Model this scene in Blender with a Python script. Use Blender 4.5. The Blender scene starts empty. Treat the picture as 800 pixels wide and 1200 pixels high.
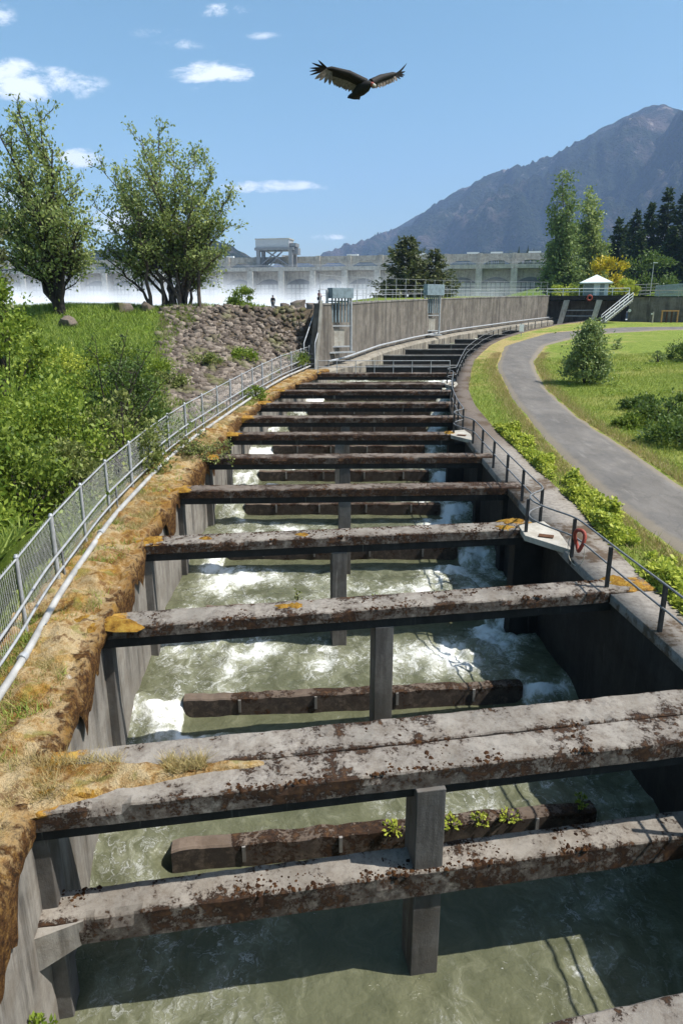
import bpy, math, random
import numpy as np
from mathutils import Vector

scene = bpy.context.scene
COL = scene.collection
R = math.radians
rng = np.random.default_rng(7)
random.seed(7)

# ------------------------------------------------------------------ camera and survey helpers
F = 800.0; HZ = 365.0; H = 7.2; S = 0.0437
PITCH = math.atan((600 - HZ) / F)
cP, sP = math.cos(PITCH), math.sin(PITCH)
def ray(px, py):
    u = (px - 400) / F; v = (600 - py) / F
    return np.array([u, cP + v * sP, -sP + v * cP])
def at(px, py, z0=0.0, s=S):                 # survey: where a sight line meets the sloping deck
    r = ray(px, py); t = (z0 - H) / (r[2] - s * r[1])
    return np.array([r[0] * t, r[1] * t, H + r[2] * t])
def aty(px, py, y):
    r = ray(px, py); t = y / r[1]
    return np.array([r[0] * t, y, H + r[2] * t])
def zt(y): return S * y

# ------------------------------------------------------------------ noise
def _hash(ix, iy, iz, seed):
    n = (ix * 374761393 + iy * 668265263 + iz * 2147483647 + seed * 974711) & 0xFFFFFFFF
    n = ((n ^ (n >> 13)) * 1274126177) & 0xFFFFFFFF
    n = (n ^ (n >> 16)) & 0xFFFF
    return n / 65535.0
def vnoise(x, y, z=0.0, seed=0):
    x, y, z = np.broadcast_arrays(np.asarray(x, float), np.asarray(y, float), np.asarray(z, float))
    xi, yi, zi = np.floor(x).astype(np.int64), np.floor(y).astype(np.int64), np.floor(z).astype(np.int64)
    fx, fy, fz = x - xi, y - yi, z - zi
    fx, fy, fz = [f * f * (3 - 2 * f) for f in (fx, fy, fz)]
    out = 0
    for dx in (0, 1):
        for dy in (0, 1):
            for dz in (0, 1):
                w = (fx if dx else 1 - fx) * (fy if dy else 1 - fy) * (fz if dz else 1 - fz)
                out = out + w * _hash(xi + dx, yi + dy, zi + dz, seed)
    return out * 2 - 1
def fbm(x, y, z=0.0, oct=4, seed=0):
    a, f, o = 1.0, 1.0, 0
    for i in range(oct):
        o = o + a * vnoise(np.asarray(x) * f, np.asarray(y) * f, np.asarray(z) * f, seed + i * 13)
        a *= .5; f *= 2.03
    return o
def sstep(a, b, x):
    t = np.clip((np.asarray(x, float) - a) / (b - a), 0, 1); return t * t * (3 - 2 * t)

# ------------------------------------------------------------------ mesh helpers
def fast_mesh(name, v, f, mat=None, parent=None, smooth=False, attrs=None):
    v = np.asarray(v, np.float32).reshape(-1, 3); f = np.asarray(f, np.int32)
    k = f.shape[1]
    me = bpy.data.meshes.new(name)
    me.vertices.add(len(v)); me.vertices.foreach_set('co', v.ravel())
    me.loops.add(f.size); me.loops.foreach_set('vertex_index', f.ravel())
    me.polygons.add(len(f)); me.polygons.foreach_set('loop_start', np.arange(0, f.size, k, dtype=np.int32))
    try: me.polygons.foreach_set('loop_total', np.full(len(f), k, np.int32))
    except Exception: pass
    me.update(calc_edges=True); me.validate()
    if attrs:
        for an, av in attrs.items():
            a = me.attributes.new(an, 'FLOAT', 'POINT'); a.data.foreach_set('value', np.asarray(av, np.float32).ravel())
    if smooth: me.polygons.foreach_set('use_smooth', np.ones(len(f), bool))
    return link(name, me, mat, parent)
def link(name, me, mat, parent=None):
    o = bpy.data.objects.new(name, me); COL.objects.link(o)
    for m in (mat if isinstance(mat, (list, tuple)) else [mat]):
        if m is not None: me.materials.append(m)
    if parent is not None: o.parent = parent
    return o
class MB:
    def __init__(s): s.v = []; s.f = []; s.m = []; s.sm = []
    def add(s, vs, fs, mi=0, sm=False):
        b = len(s.v); s.v += [tuple(float(c) for c in p) for p in vs]
        for f in fs: s.f.append(tuple(i + b for i in f)); s.m.append(mi); s.sm.append(sm)
    def hexa(s, bot, top, mi=0):                  # two quads, same winding (ccw from above)
        s.add(list(bot) + list(top), [(3, 2, 1, 0), (4, 5, 6, 7), (0, 1, 5, 4), (1, 2, 6, 5), (2, 3, 7, 6), (3, 0, 4, 7)], mi)
    def box(s, c, size, ax=(1, 0, 0), mi=0, up=(0, 0, 1)):
        ax = np.array(ax, float); ax /= np.linalg.norm(ax); up = np.array(up, float)
        ay = np.cross(up, ax); ay /= np.linalg.norm(ay); az = np.cross(ax, ay)
        c = np.array(c, float); hx, hy, hz = [q / 2 for q in size]
        q = lambda z: [c + ax * sx * hx + ay * sy * hy + az * z for sx, sy in ((-1, -1), (1, -1), (1, 1), (-1, 1))]
        s.hexa(q(-hz), q(hz), mi)
    def prism(s, poly, z0, z1, mi=0):             # poly ccw; z0,z1 numbers or lists
        n = len(poly)
        z0 = [z0] * n if np.isscalar(z0) else z0; z1 = [z1] * n if np.isscalar(z1) else z1
        vs = [(p[0], p[1], z) for p, z in zip(poly, z0)] + [(p[0], p[1], z) for p, z in zip(poly, z1)]
        s.add(vs, [tuple(range(n - 1, -1, -1)), tuple(range(n, 2 * n))] + [(i, (i + 1) % n, n + (i + 1) % n, n + i) for i in range(n)], mi)
    def tube(s, pts, r, n=8, mi=0, closed=False, cap=True, sm=True):
        pts = [np.array(p, float) for p in pts]; m = len(pts)
        rr = [r] * m if np.isscalar(r) else r
        vs = []; nrm = None
        for i, p in enumerate(pts):
            if closed: t = pts[(i + 1) % m] - pts[i - 1]
            else: t = pts[min(i + 1, m - 1)] - pts[max(i - 1, 0)]
            t = t / (np.linalg.norm(t) + 1e-9)
            if nrm is None:
                a = np.array([0, 0, 1.]) if abs(t[2]) < .9 else np.array([1., 0, 0]); nrm = np.cross(t, a)
            nrm = nrm - t * np.dot(nrm, t); nrm /= np.linalg.norm(nrm) + 1e-9; b = np.cross(t, nrm)
            for k in range(n):
                a = 2 * math.pi * k / n; vs.append(p + rr[i] * (math.cos(a) * nrm + math.sin(a) * b))
        fs = []
        for i in range(m if closed else m - 1):
            j = (i + 1) % m
            for k in range(n): fs.append((i * n + k, i * n + (k + 1) % n, j * n + (k + 1) % n, j * n + k))
        s.add(vs, fs, mi, sm)
        if cap and not closed: s.add(vs[:n], [tuple(range(n - 1, -1, -1))], mi); s.add(vs[-n:], [tuple(range(n))], mi)
    def build(s, name, mat, parent=None, bevel=0):
        me = bpy.data.meshes.new(name); me.from_pydata(s.v, [], s.f); me.update()
        me.polygons.foreach_set('material_index', s.m); me.polygons.foreach_set('use_smooth', s.sm)
        o = link(name, me, mat, parent)
        if bevel:
            b = o.modifiers.new('Bevel', 'BEVEL'); b.width = bevel; b.segments = 2; b.limit_method = 'ANGLE'
        return o
def tag(o, label=None, cat=None, group=None, kind=None):
    if label: o['label'] = label
    if cat: o['category'] = cat
    if group: o['group'] = group
    if kind: o['kind'] = kind
    return o
def thing(name, loc, label, cat, group=None):
    o = bpy.data.objects.new(name, None); COL.objects.link(o); o.location = (0, 0, 0)
    o.empty_display_size = .2
    o['base'] = [float(c) for c in loc]
    return tag(o, label, cat, group)
def settle():                                       # move every Empty to its thing's base, parts stay where they are
    for o in list(COL.objects):
        if o.type == 'EMPTY' and 'base' in o.keys():
            b = Vector(o['base'])
            for ch in o.children: ch.location = ch.location - b
            o.location = o.location + b; del o['base']

# ------------------------------------------------------------------ node helper
class NT:
    def __init__(s, name):
        s.mat = bpy.data.materials.new(name); s.mat.use_nodes = True
        s.nt = s.mat.node_tree; s.nt.nodes.clear(); s.out = s.nt.nodes.new('ShaderNodeOutputMaterial')
    def n(s, t, **kw):
        nd = s.nt.nodes.new(t)
        for k, v in kw.items(): setattr(nd, k, v)
        return nd
    def put(s, sock, v):
        if isinstance(v, bpy.types.NodeSocket): s.nt.links.new(v, sock)
        elif isinstance(v, (tuple, list)) and len(v) == 3 and sock.type == 'RGBA': sock.default_value = (*v, 1)
        else: sock.default_value = v
    def pos(s): return s.n('ShaderNodeNewGeometry').outputs['Position']
    def nrm(s): return s.n('ShaderNodeNewGeometry').outputs['Normal']
    def rnd(s): return s.n('ShaderNodeNewGeometry').outputs['Random Per Island']
    def attr(s, a): return s.n('ShaderNodeAttribute', attribute_name=a).outputs['Fac']
    def scale(s, v, sc):
        m = s.n('ShaderNodeVectorMath', operation='MULTIPLY'); s.put(m.inputs[0], v); m.inputs[1].default_value = sc; return m.outputs[0]
    def vadd(s, a, b):
        m = s.n('ShaderNodeVectorMath', operation='ADD'); s.put(m.inputs[0], a); s.put(m.inputs[1], b); return m.outputs[0]
    def sep(s, v, k):
        m = s.n('ShaderNodeSeparateXYZ'); s.put(m.inputs[0], v); return m.outputs[k]
    def noise(s, scale, detail=4, vec=None, rough=.55, dist=0, col=False):
        m = s.n('ShaderNodeTexNoise'); m.inputs['Scale'].default_value = scale; m.inputs['Detail'].default_value = detail
        m.inputs['Roughness'].default_value = rough; m.inputs['Distortion'].default_value = dist
        s.put(m.inputs['Vector'], vec if vec is not None else s.pos())
        return m.outputs['Color' if col else 'Fac']
    def voro(s, scale, vec=None, feature='F1', out='Distance'):
        m = s.n('ShaderNodeTexVoronoi', feature=feature); m.inputs['Scale'].default_value = scale
        s.put(m.inputs['Vector'], vec if vec is not None else s.pos()); return m.outputs[out]
    def math(s, op, a, b=0.0, clamp=False):
        m = s.n('ShaderNodeMath', operation=op); m.use_clamp = clamp; s.put(m.inputs[0], a); s.put(m.inputs[1], b); return m.outputs[0]
    def step(s, a, b, x):
        m = s.n('ShaderNodeMapRange', interpolation_type='SMOOTHSTEP'); s.put(m.inputs['Value'], x)
        m.inputs['From Min'].default_value = a; m.inputs['From Max'].default_value = b; return m.outputs[0]
    def mix(s, f, a, b):
        m = s.n('ShaderNodeMix', data_type='RGBA'); s.put(m.inputs[0], f); s.put(m.inputs[6], a); s.put(m.inputs[7], b); return m.outputs[2]
    def fmix(s, f, a, b):
        m = s.n('ShaderNodeMix', data_type='FLOAT'); s.put(m.inputs[0], f); s.put(m.inputs[2], a); s.put(m.inputs[3], b); return m.outputs[0]
    def ramp(s, f, *stops):
        m = s.n('ShaderNodeValToRGB'); cr = m.color_ramp
        while len(cr.elements) < len(stops): cr.elements.new(.5)
        for e, (p, c) in zip(cr.elements, stops): e.position = p; e.color = (*c, 1)
        s.put(m.inputs[0], f); return m.outputs[0]
    def bump(s, h, dist=.02, strength=1.0):
        m = s.n('ShaderNodeBump'); m.inputs['Strength'].default_value = strength; m.inputs['Distance'].default_value = dist
        s.put(m.inputs['Height'], h); return m.outputs[0]
    def pbr(s, col, rough=.8, bump=None, spec=.3, metal=0.0, **kw):
        p = s.n('ShaderNodeBsdfPrincipled'); s.put(p.inputs['Base Color'], col); s.put(p.inputs['Roughness'], rough)
        s.put(p.inputs['Specular IOR Level'], spec); s.put(p.inputs['Metallic'], metal)
        if bump is not None: s.put(p.inputs['Normal'], bump)
        for k, v in kw.items(): s.put(p.inputs[k], v)
        return p.outputs[0]
    def fin(s, sh): s.nt.links.new(sh, s.out.inputs['Surface']); return s.mat

def mat_plain(name, col, rough=.6, metal=0.0, var=.25, sc=6.0, spec=.3):
    m = NT(name); n = m.noise(sc, 5); d = tuple(c * (1 - var) for c in col); l = tuple(min(1, c * (1 + var)) for c in col)
    c = m.ramp(n, (.3, d), (.7, l)); return m.fin(m.pbr(c, rough, m.bump(m.noise(sc * 5, 3), .004), spec, metal))

def mat_concrete(name, base=(.30, .285, .265), streak=.5, moss=0.0, dark=0.0, orange=False):
    m = NT(name); p = m.pos()
    big = m.noise(.7, 5); fine = m.noise(9, 6, rough=.7); grain = m.noise(60, 3)
    c = m.mix(m.step(.3, .7, big), tuple(b * .72 for b in base), tuple(b * 1.08 for b in base))
    c = m.mix(m.math('MULTIPLY', m.step(.5, .75, fine), .45), c, tuple(b * .5 for b in base))
    c = m.mix(m.math('MULTIPLY', m.step(.62, .7, grain), .35), c, tuple(min(1, b * 1.5) for b in base))
    st = m.noise(1.0, 7, m.scale(p, (1.5, 1.5, .13)), rough=.72)
    up = m.math('ABSOLUTE', m.sep(m.nrm(), 2)); side = m.math('SUBTRACT', 1.0, up, True)
    sf = m.math('MULTIPLY', m.math('MULTIPLY', m.math('MULTIPLY', m.step(.42, .62, st), m.step(.28, .55, m.noise(.6, 5, m.vadd(p, (4.0, 1.0, 2.0)), rough=.65))), side), streak)
    c = m.mix(sf, c, (.05, .046, .042))
    st2 = m.noise(1.3, 6, m.scale(p, (2.2, 2.2, .12)), rough=.7)
    c = m.mix(m.math('MULTIPLY', m.math('MULTIPLY', m.step(.62, .72, st2), side), streak * .6), c, (.46, .44, .40))
    c = m.mix(m.math('MULTIPLY', m.step(.42, .66, m.noise(2.3, 7, m.vadd(p, (7.0, 3.0, 1.0)), rough=.72)), .5), c, tuple(b * q for b, q in zip(base, (.52, .46, .40))))
    if dark: c = m.mix(dark, c, (.035, .033, .03))
    h = m.math('ADD', m.math('MULTIPLY', fine, .5), m.math('MULTIPLY', grain, .25))
    if moss:
        a = m.attr('moss')
        blot = m.noise(1.1, 4, rough=.6); sp = m.noise(16, 8, rough=.82); sp2 = m.noise(4.5, 6, rough=.75)
        f = m.math('ADD', m.math('ADD', m.math('MULTIPLY', blot, .42), m.math('MULTIPLY', sp, .46)), m.math('MULTIPLY', sp2, .42))
        f = m.math('ADD', f, m.math('MULTIPLY', a, .30))
        mk = m.step(.752 - moss * .03, .772 - moss * .03, f)
        br = m.ramp(m.noise(9, 5), (.3, (.018, .011, .008)), (.54, (.044, .024, .014)), (.75, (.095, .050, .024)))
        c = m.mix(m.math('MULTIPLY', side, m.math('MULTIPLY', m.step(.30, .56, sp2), .84)), c, (.035, .028, .024)); dk = m.math('MULTIPLY', m.step(.60, .72, f), .5); c = m.mix(dk, c, (.10, .075, .06))  # vertical faces: black crust, deepened so the colour also carries their shade
        c = m.mix(mk, c, br); h = m.math('ADD', h, m.math('MULTIPLY', mk, .8))
        if orange:
            oo = m.attr('gold'); g2 = m.math('ADD', m.math('MULTIPLY', m.noise(2.2, 5, rough=.65), .8), oo)
            ok = m.step(1.02, 1.1, g2)
            oc = m.ramp(m.noise(6, 5), (.3, (.13, .06, .012)), (.5, (.33, .17, .03)), (.7, (.42, .27, .06)))
            c = m.mix(ok, c, oc); h = m.math('ADD', h, ok)
    return m.fin(m.pbr(c, .88, m.bump(h, .02), .2))

def mat_leaf(name, dark, light, trans=.3, sc=.6, yellow=None):
    m = NT(name); r = m.rnd(); n = m.noise(sc, 3)
    f = m.math('ADD', m.math('MULTIPLY', r, .55), m.math('MULTIPLY', n, .5))
    c = m.ramp(f, (.2, dark), (.8, light)) if yellow is None else m.ramp(f, (.15, dark), (.6, light), (.9, yellow))
    p = m.pbr(c, .5, None, .25)
    t = m.n('ShaderNodeBsdfTranslucent'); m.put(t.inputs[0], m.mix(.4, c, (.16, .22, .03)))
    x = m.n('ShaderNodeMixShader'); x.inputs[0].default_value = trans
    m.nt.links.new(p, x.inputs[1]); m.nt.links.new(t.outputs[0], x.inputs[2]); return m.fin(x.outputs[0])

M = {}
M['concrete'] = mat_concrete('weathered_concrete', (.27, .255, .235), .75)
M['wall_c'] = mat_concrete('streaked_wall_concrete', (.27, .25, .22), .9)
M['high_c'] = mat_concrete('stained_high_wall', (.20, .18, .155), .8)
M['light_c'] = mat_concrete('pale_concrete', (.48, .45, .39), .5)
M['beam_c'] = mat_concrete('mossy_beam_concrete', (.275, .248, .213), .35, moss=1.0, orange=True)
M['beam_far'] = mat_concrete('mossy_shaded_concrete', (.20, .165, .135), .5, moss=1.0, orange=True)  # far beams: mossier, with a base darkened for their shadowed faces
M['strut_c'] = mat_concrete('mossy_strut_concrete', (.275, .248, .213), .4, moss=1.6)
M['dark_c'] = mat_concrete('wet_shaded_concrete', (.030, .029, .027), .5)  # wet concrete, near black because the shade is painted into its base
M['ledge_c'] = mat_concrete('stained_ledge_concrete', (.30, .27, .22), 1.0)
M['post_c'] = mat_concrete('grey_post_concrete', (.16, .15, .138), .8)
M['weir_c'] = mat_concrete('brown_weir_concrete', (.17, .13, .10), .5, moss=1.25)
M['stain_c'] = mat_concrete('ochre_stained_concrete', (.26, .17, .075), .7)
M['galv'] = mat_plain('galvanised_steel', (.42, .43, .44), .5, .35, .2, 4)
M['galv_dark'] = mat_plain('dull_steel', (.22, .225, .23), .55, .3, .3, 4)
M['black_steel'] = mat_plain('black_painted_steel', (.03, .032, .034), .5, 0, .4, 9)
M['rail_grey'] = mat_plain('grey_rail_pipe', (.20, .20, .20), .45, .3, .25, 7)
M['blue_steel'] = mat_plain('blue_grey_steel', (.21, .27, .30), .6, .1, .25, 3)
M['red'] = mat_plain('red_float', (.27, .05, .032), .55, 0, .25, 8)
M['rope'] = mat_plain('pale_rope', (.5, .45, .36), .9)
M['white'] = mat_plain('white_paint', (.75, .76, .75), .55, 0, .06, 3)
M['roof_white'] = mat_plain('pale_green_roof', (.70, .78, .74), .5, 0, .06, 2)
M['mint'] = mat_plain('pale_mint_boards', (.62, .70, .66), .6, 0, .08, 2)
M['mint_dark'] = mat_plain('grey_green_boards', (.22, .27, .25), .6, 0, .1, 2)
M['wood'] = mat_plain('orange_wood', (.40, .22, .08), .7, 0, .25, 5)
M['rust'] = mat_plain('rust_brown', (.10, .045, .02), .9, 0, .4, 14)
M['bark'] = mat_plain('grey_bark', (.085, .068, .055), .95, 0, .45, 5)
M['bark_dark'] = mat_plain('dark_bark', (.04, .032, .027), .95, 0, .45, 5)
M['dam_c'] = mat_concrete('dam_concrete', (.50, .475, .42), .35)
M['dam_dark'] = mat_plain('dam_recess', (.11, .12, .125), .8, 0, .3, .3)
M['dam_gate'] = mat_plain('dam_gate', (.42, .42, .40), .7, 0, .25, .2)
M['dam_blue'] = mat_plain('powerhouse_panels', (.10, .13, .17), .6, 0, .2, .2)
M['skin'] = mat_plain('skin', (.45, .28, .2), .6); M['cloth_dark'] = mat_plain('dark_cloth', (.035, .04, .05), .9)
M['cloth_red'] = mat_plain('red_cloth', (.32, .07, .06), .9); M['cloth_grey'] = mat_plain('grey_cloth', (.2, .2, .21), .9)
M['feather_black'] = mat_plain('black_feathers', (.012, .010, .009), .7, 0, .5, 30)
M['feather_grey'] = mat_plain('silver_brown_feathers', (.16, .13, .105), .65, 0, .5, 40)
M['head_red'] = mat_plain('bare_red_head', (.36, .10, .075), .6); M['beak'] = mat_plain('ivory_beak', (.75, .70, .62), .4)
M['leaf_cotton'] = mat_leaf('cottonwood_leaves', (.14, .20, .05), (.44, .50, .19), .42, .5)
M['leaf_shade'] = mat_leaf('deep_green_leaves', (.042, .085, .02), (.145, .21, .05), .36, .6)
M['leaf_shrub'] = mat_leaf('shrub_leaves', (.05, .10, .014), (.27, .34, .055), .4, .7)
M['leaf_lime'] = mat_leaf('lime_leaves', (.20, .28, .03), (.52, .56, .08), .4, .9, (.50, .52, .09))
M['leaf_bright'] = mat_leaf('bright_leaves', (.085, .16, .018), (.34, .42, .06), .4, .7)
M['leaf_yellow'] = mat_leaf('yellow_leaves', (.34, .27, .015), (.68, .52, .02), .35, .7)
M['leaf_poplar'] = mat_leaf('poplar_leaves', (.09, .15, .045), (.27, .34, .12), .35, .35)
M['leaf_silver'] = mat_leaf('silvery_shrub_leaves', (.11, .17, .05), (.36, .42, .17), .3, 1.2)
M['leaf_pale'] = mat_leaf('pale_creeper_leaves', (.11, .15, .04), (.32, .34, .11), .35, 1.5)
M['needle'] = mat_leaf('fir_needles', (.016, .036, .014), (.048, .08, .026), .12, .5)
M['needle_olive'] = mat_leaf('olive_needles', (.045, .062, .022), (.15, .16, .06), .12, .6)
M['blade'] = mat_leaf('grass_blades', (.13, .19, .028), (.33, .38, .07), .4, .25, (.46, .43, .12))
M['blade_hill'] = mat_leaf('meadow_blades', (.10, .17, .025), (.30, .38, .08), .4, .25, (.36, .42, .08))
M['blade_dry'] = mat_leaf('dry_blades', (.30, .20, .07), (.52, .41, .20), .3, .8, (.46, .40, .15))

def mat_grass(name, a, b, dry, d0=(.34, .24, .09), d1=(.46, .38, .17)):
    m = NT(name); n1 = m.noise(.25, 5); n2 = m.noise(2.5, 5, rough=.7); n3 = m.noise(30, 3)
    c = m.mix(m.step(.35, .65, n2), a, b); c = m.mix(m.math('MULTIPLY', m.step(.5, .68, n1), .7), c, dry)
    d = m.attr('dry'); f = m.step(.55, .9, m.math('ADD', d, m.math('MULTIPLY', n2, .5)))
    c = m.mix(f, c, m.ramp(m.noise(5, 5), (.35, d0), (.65, d1)))
    c = m.mix(m.math('MULTIPLY', m.step(.5, .7, n3), .5), c, tuple(q * .5 for q in a))
    return m.fin(m.pbr(c, .95, m.bump(m.math('ADD', n3, n2), .06), .1))
M['lawn'] = mat_grass('lawn_ground', (.14, .20, .035), (.26, .31, .06), (.34, .32, .10))
M['hill'] = mat_grass('meadow_ground', (.08, .14, .018), (.17, .24, .035), (.21, .25, .05), (.07, .052, .04), (.15, .115, .085))

def mat_asphalt():
    m = NT('old_asphalt'); g = m.noise(45, 4, rough=.8); b = m.noise(.9, 5, m.scale(m.pos(), (1, .35, 1)), rough=.65); k = m.attr('edge')
    c = m.ramp(b, (.3, (.115, .104, .092)), (.5, (.155, .141, .125)), (.72, (.21, .19, .168)))
    c = m.mix(m.math('MULTIPLY', m.step(.5, .75, g), .45), c, (.30, .285, .27))
    c = m.mix(m.math('MULTIPLY', m.step(.62, .8, m.noise(90, 2)), .5), c, (.05, .05, .05))
    c = m.mix(m.math('MULTIPLY', m.step(.55, .60, m.noise(.42, 5, m.vadd(m.pos(), (5.0, 3.0, 0.0)), rough=.6)), .35), c, (.115, .11, .105))
    c = m.mix(m.math('MULTIPLY', m.step(.56, .70, m.noise(1.6, 6, m.scale(m.pos(), (1.6, .25, 1.0)), rough=.7)), .4), c, (.31, .285, .25))
    cr = m.voro(.55, m.vadd(m.scale(m.pos(), (1, .7, 1)), m.scale(m.noise(1.2, 4, col=True), (.9, .9, .9))), 'DISTANCE_TO_EDGE')
    c = m.mix(m.math('MULTIPLY', m.step(.012, .003, cr), .22), c, (.05, .048, .045))
    c = m.mix(m.math('MULTIPLY', m.step(.45, .75, m.math('ADD', k, m.math('MULTIPLY', m.noise(2.2, 5), .4))), .7), c, (.24, .20, .145))
    return m.fin(m.pbr(c, .9, m.bump(g, .012), .2))
M['asphalt'] = mat_asphalt()

def mat_moss():
    m = NT('orange_moss'); n = m.noise(1.1, 5, rough=.6); n2 = m.noise(6, 6, rough=.7); n3 = m.noise(40, 3)
    f = m.math('ADD', m.math('MULTIPLY', n, .6), m.math('MULTIPLY', n2, .42))
    c = m.ramp(f, (.33, (.085, .038, .014)), (.43, (.22, .115, .032)), (.50, (.36, .245, .115)), (.56, (.44, .335, .19)), (.66, (.37, .29, .17)))
    c = m.mix(m.math('MULTIPLY', m.step(.52, .60, m.noise(1.7, 5, rough=.65)), .62), c, m.ramp(n2, (.35, (.20, .095, .015)), (.62, (.44, .26, .045))))
    c = m.mix(m.math('MULTIPLY', m.step(.55, .62, m.noise(2.3, 5, m.vadd(m.pos(), (9.0, 2.0, 0.0)), rough=.7)), .7), c, (.12, .055, .022))
    c = m.mix(m.math('MULTIPLY', m.step(.60, .68, m.noise(1.9, 4, rough=.5)), .55), c, (.16, .17, .035))
    c = m.mix(m.math('MULTIPLY', m.step(.48, .7, n3), .35), c, (.10, .06, .025))
    e = m.attr('edge')
    c = m.mix(m.step(.45, .8, m.math('ADD', e, m.math('MULTIPLY', m.math('SUBTRACT', m.math('ADD', m.math('MULTIPLY', n, .5), m.math('MULTIPLY', n2, .5)), .5), 3.0))), c, m.ramp(m.noise(9, 6, rough=.75), (.35, (.020, .012, .007)), (.52, (.080, .038, .014)), (.68, (.21, .12, .035))))
    c = m.mix(m.step(.70, .73, m.noise(.75, 3, m.vadd(m.pos(), (3.1, 1.7, 0.0)))), c, (.50, .46, .40))
    h = m.math('ADD', n2, m.math('MULTIPLY', n3, .4))
    return m.fin(m.pbr(c, .95, m.bump(h, .08), .1))
M['moss'] = mat_moss()
def mat_moss_gold():
    m = NT('golden_moss'); n2 = m.noise(5, 6, rough=.7); n3 = m.noise(50, 3)
    c = m.ramp(n2, (.32, (.09, .04, .012)), (.48, (.34, .18, .03)), (.66, (.45, .29, .06)))
    c = m.mix(m.math('MULTIPLY', m.step(.5, .7, n3), .4), c, (.14, .07, .015))
    return m.fin(m.pbr(c, .95, m.bump(m.math('ADD', n2, n3), .05), .1))
M['moss_gold'] = mat_moss_gold()
def mat_moss_dark():
    m = NT('brown_moss'); n = m.noise(25, 5, rough=.7); c = m.ramp(m.math('ADD', m.math('MULTIPLY', m.rnd(), .5), m.math('MULTIPLY', n, .5)), (.25, (.020, .011, .007)), (.6, (.050, .023, .011)), (.9, (.11, .052, .018)))
    return m.fin(m.pbr(c, .95, m.bump(n, .02), .1))
M['moss_dark'] = mat_moss_dark()
def mat_walk():
    m = NT('stained_walkway'); n = m.noise(.55, 4, rough=.6); n2 = m.noise(7, 5, rough=.7)
    c = m.ramp(n2, (.3, (.15, .13, .11)), (.6, (.27, .245, .215)))
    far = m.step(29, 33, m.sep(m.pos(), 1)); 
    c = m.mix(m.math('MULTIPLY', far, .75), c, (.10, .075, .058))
    c = m.mix(m.step(.50, .58, m.math('ADD', m.math('MULTIPLY', n, .7), m.math('MULTIPLY', n2, .3))), c, (.085, .06, .04))
    return m.fin(m.pbr(c, .9, m.bump(n2, .01), .2))
M['walk'] = mat_walk()
def mat_rock():
    m = NT('riprap_rock'); r = m.rnd(); n = m.noise(3, 6, rough=.7)
    c = m.ramp(r, (0, (.075, .060, .048)), (.5, (.185, .15, .122)), (1, (.34, .285, .235)))
    c = m.mix(m.step(.4, .7, n), m.mix(.4, c, (.05, .04, .036)), c)
    c = m.mix(m.math('MULTIPLY', m.step(.52, .64, m.noise(.45, 5)), .6), c, (.12, .13, .04))
    return m.fin(m.pbr(c, .92, m.bump(n, .05), .15))
M['rock'] = mat_rock()
def mat_water():
    m = NT('turbid_water'); p = m.pos(); a = m.attr('foam')
    warp = m.vadd(p, m.scale(m.noise(.8, 3, col=True), (2.4, 2.4, 0.0)))
    w2 = m.vadd(p, m.scale(m.noise(2.2, 3, col=True), (1.0, 1.0, 0.0)))
    s1 = m.noise(1.3, 8, m.scale(warp, (1.7, .65, 1.0)), rough=.72)
    s2 = m.noise(5.0, 8, m.scale(w2, (1.3, .6, 1.0)), rough=.78)
    lace = m.math('ABSOLUTE', m.math('SUBTRACT', m.noise(1.7, 6, w2, rough=.66), .5)); 
    lacem = m.math('MULTIPLY', m.step(.030, .0, lace), m.step(.42, .60, s2))
    f = m.math('ADD', m.math('MULTIPLY', s1, .6), m.math('MULTIPLY', s2, .5))
    ff = m.math('ADD', f, m.math('MULTIPLY', a, .37))
    f1 = m.step(.655, .83, ff)
    f2 = m.math('MULTIPLY', lacem, m.step(.04, .32, m.math('MULTIPLY', a, m.math('ADD', s2, .35))))
    foam = m.math('MAXIMUM', f1, m.math('MULTIPLY', f2, .95))
    speck = m.math('MULTIPLY', m.step(.66, .74, m.noise(17, 3)), m.step(.55, .68, m.noise(.9, 4, rough=.6)))
    foam = m.math('MAXIMUM', foam, m.math('MULTIPLY', speck, .7))
    milky = m.step(.05, .8, m.math('ADD', a, m.math('MULTIPLY', m.math('SUBTRACT', s1, .5), .8)))
    base = m.mix(m.step(.35, .7, s1), (.090, .094, .054), (.135, .137, .083))
    base = m.mix(m.math('MULTIPLY', milky, .75), base, (.56, .57, .42))
    c = m.mix(foam, base, (.82, .83, .80))
    h = m.math('ADD', m.math('MULTIPLY', m.noise(3.0, 5, w2, rough=.6), 1.0), m.math('MULTIPLY', m.noise(11, 4), .3))
    h = m.math('ADD', h, m.math('MULTIPLY', foam, .5))
    return m.fin(m.pbr(c, m.fmix(foam, .12, .7), m.bump(h, .055, .8), .22, IOR=1.33))
M['water'] = mat_water()
def mat_river():
    m = NT('river_whitewater'); n = m.noise(.12, 6); c = m.ramp(n, (.3, (.30, .32, .30)), (.6, (.75, .77, .76)))
    return m.fin(m.pbr(c, .6, m.bump(n, .4), .3))
M['river'] = mat_river()
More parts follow.
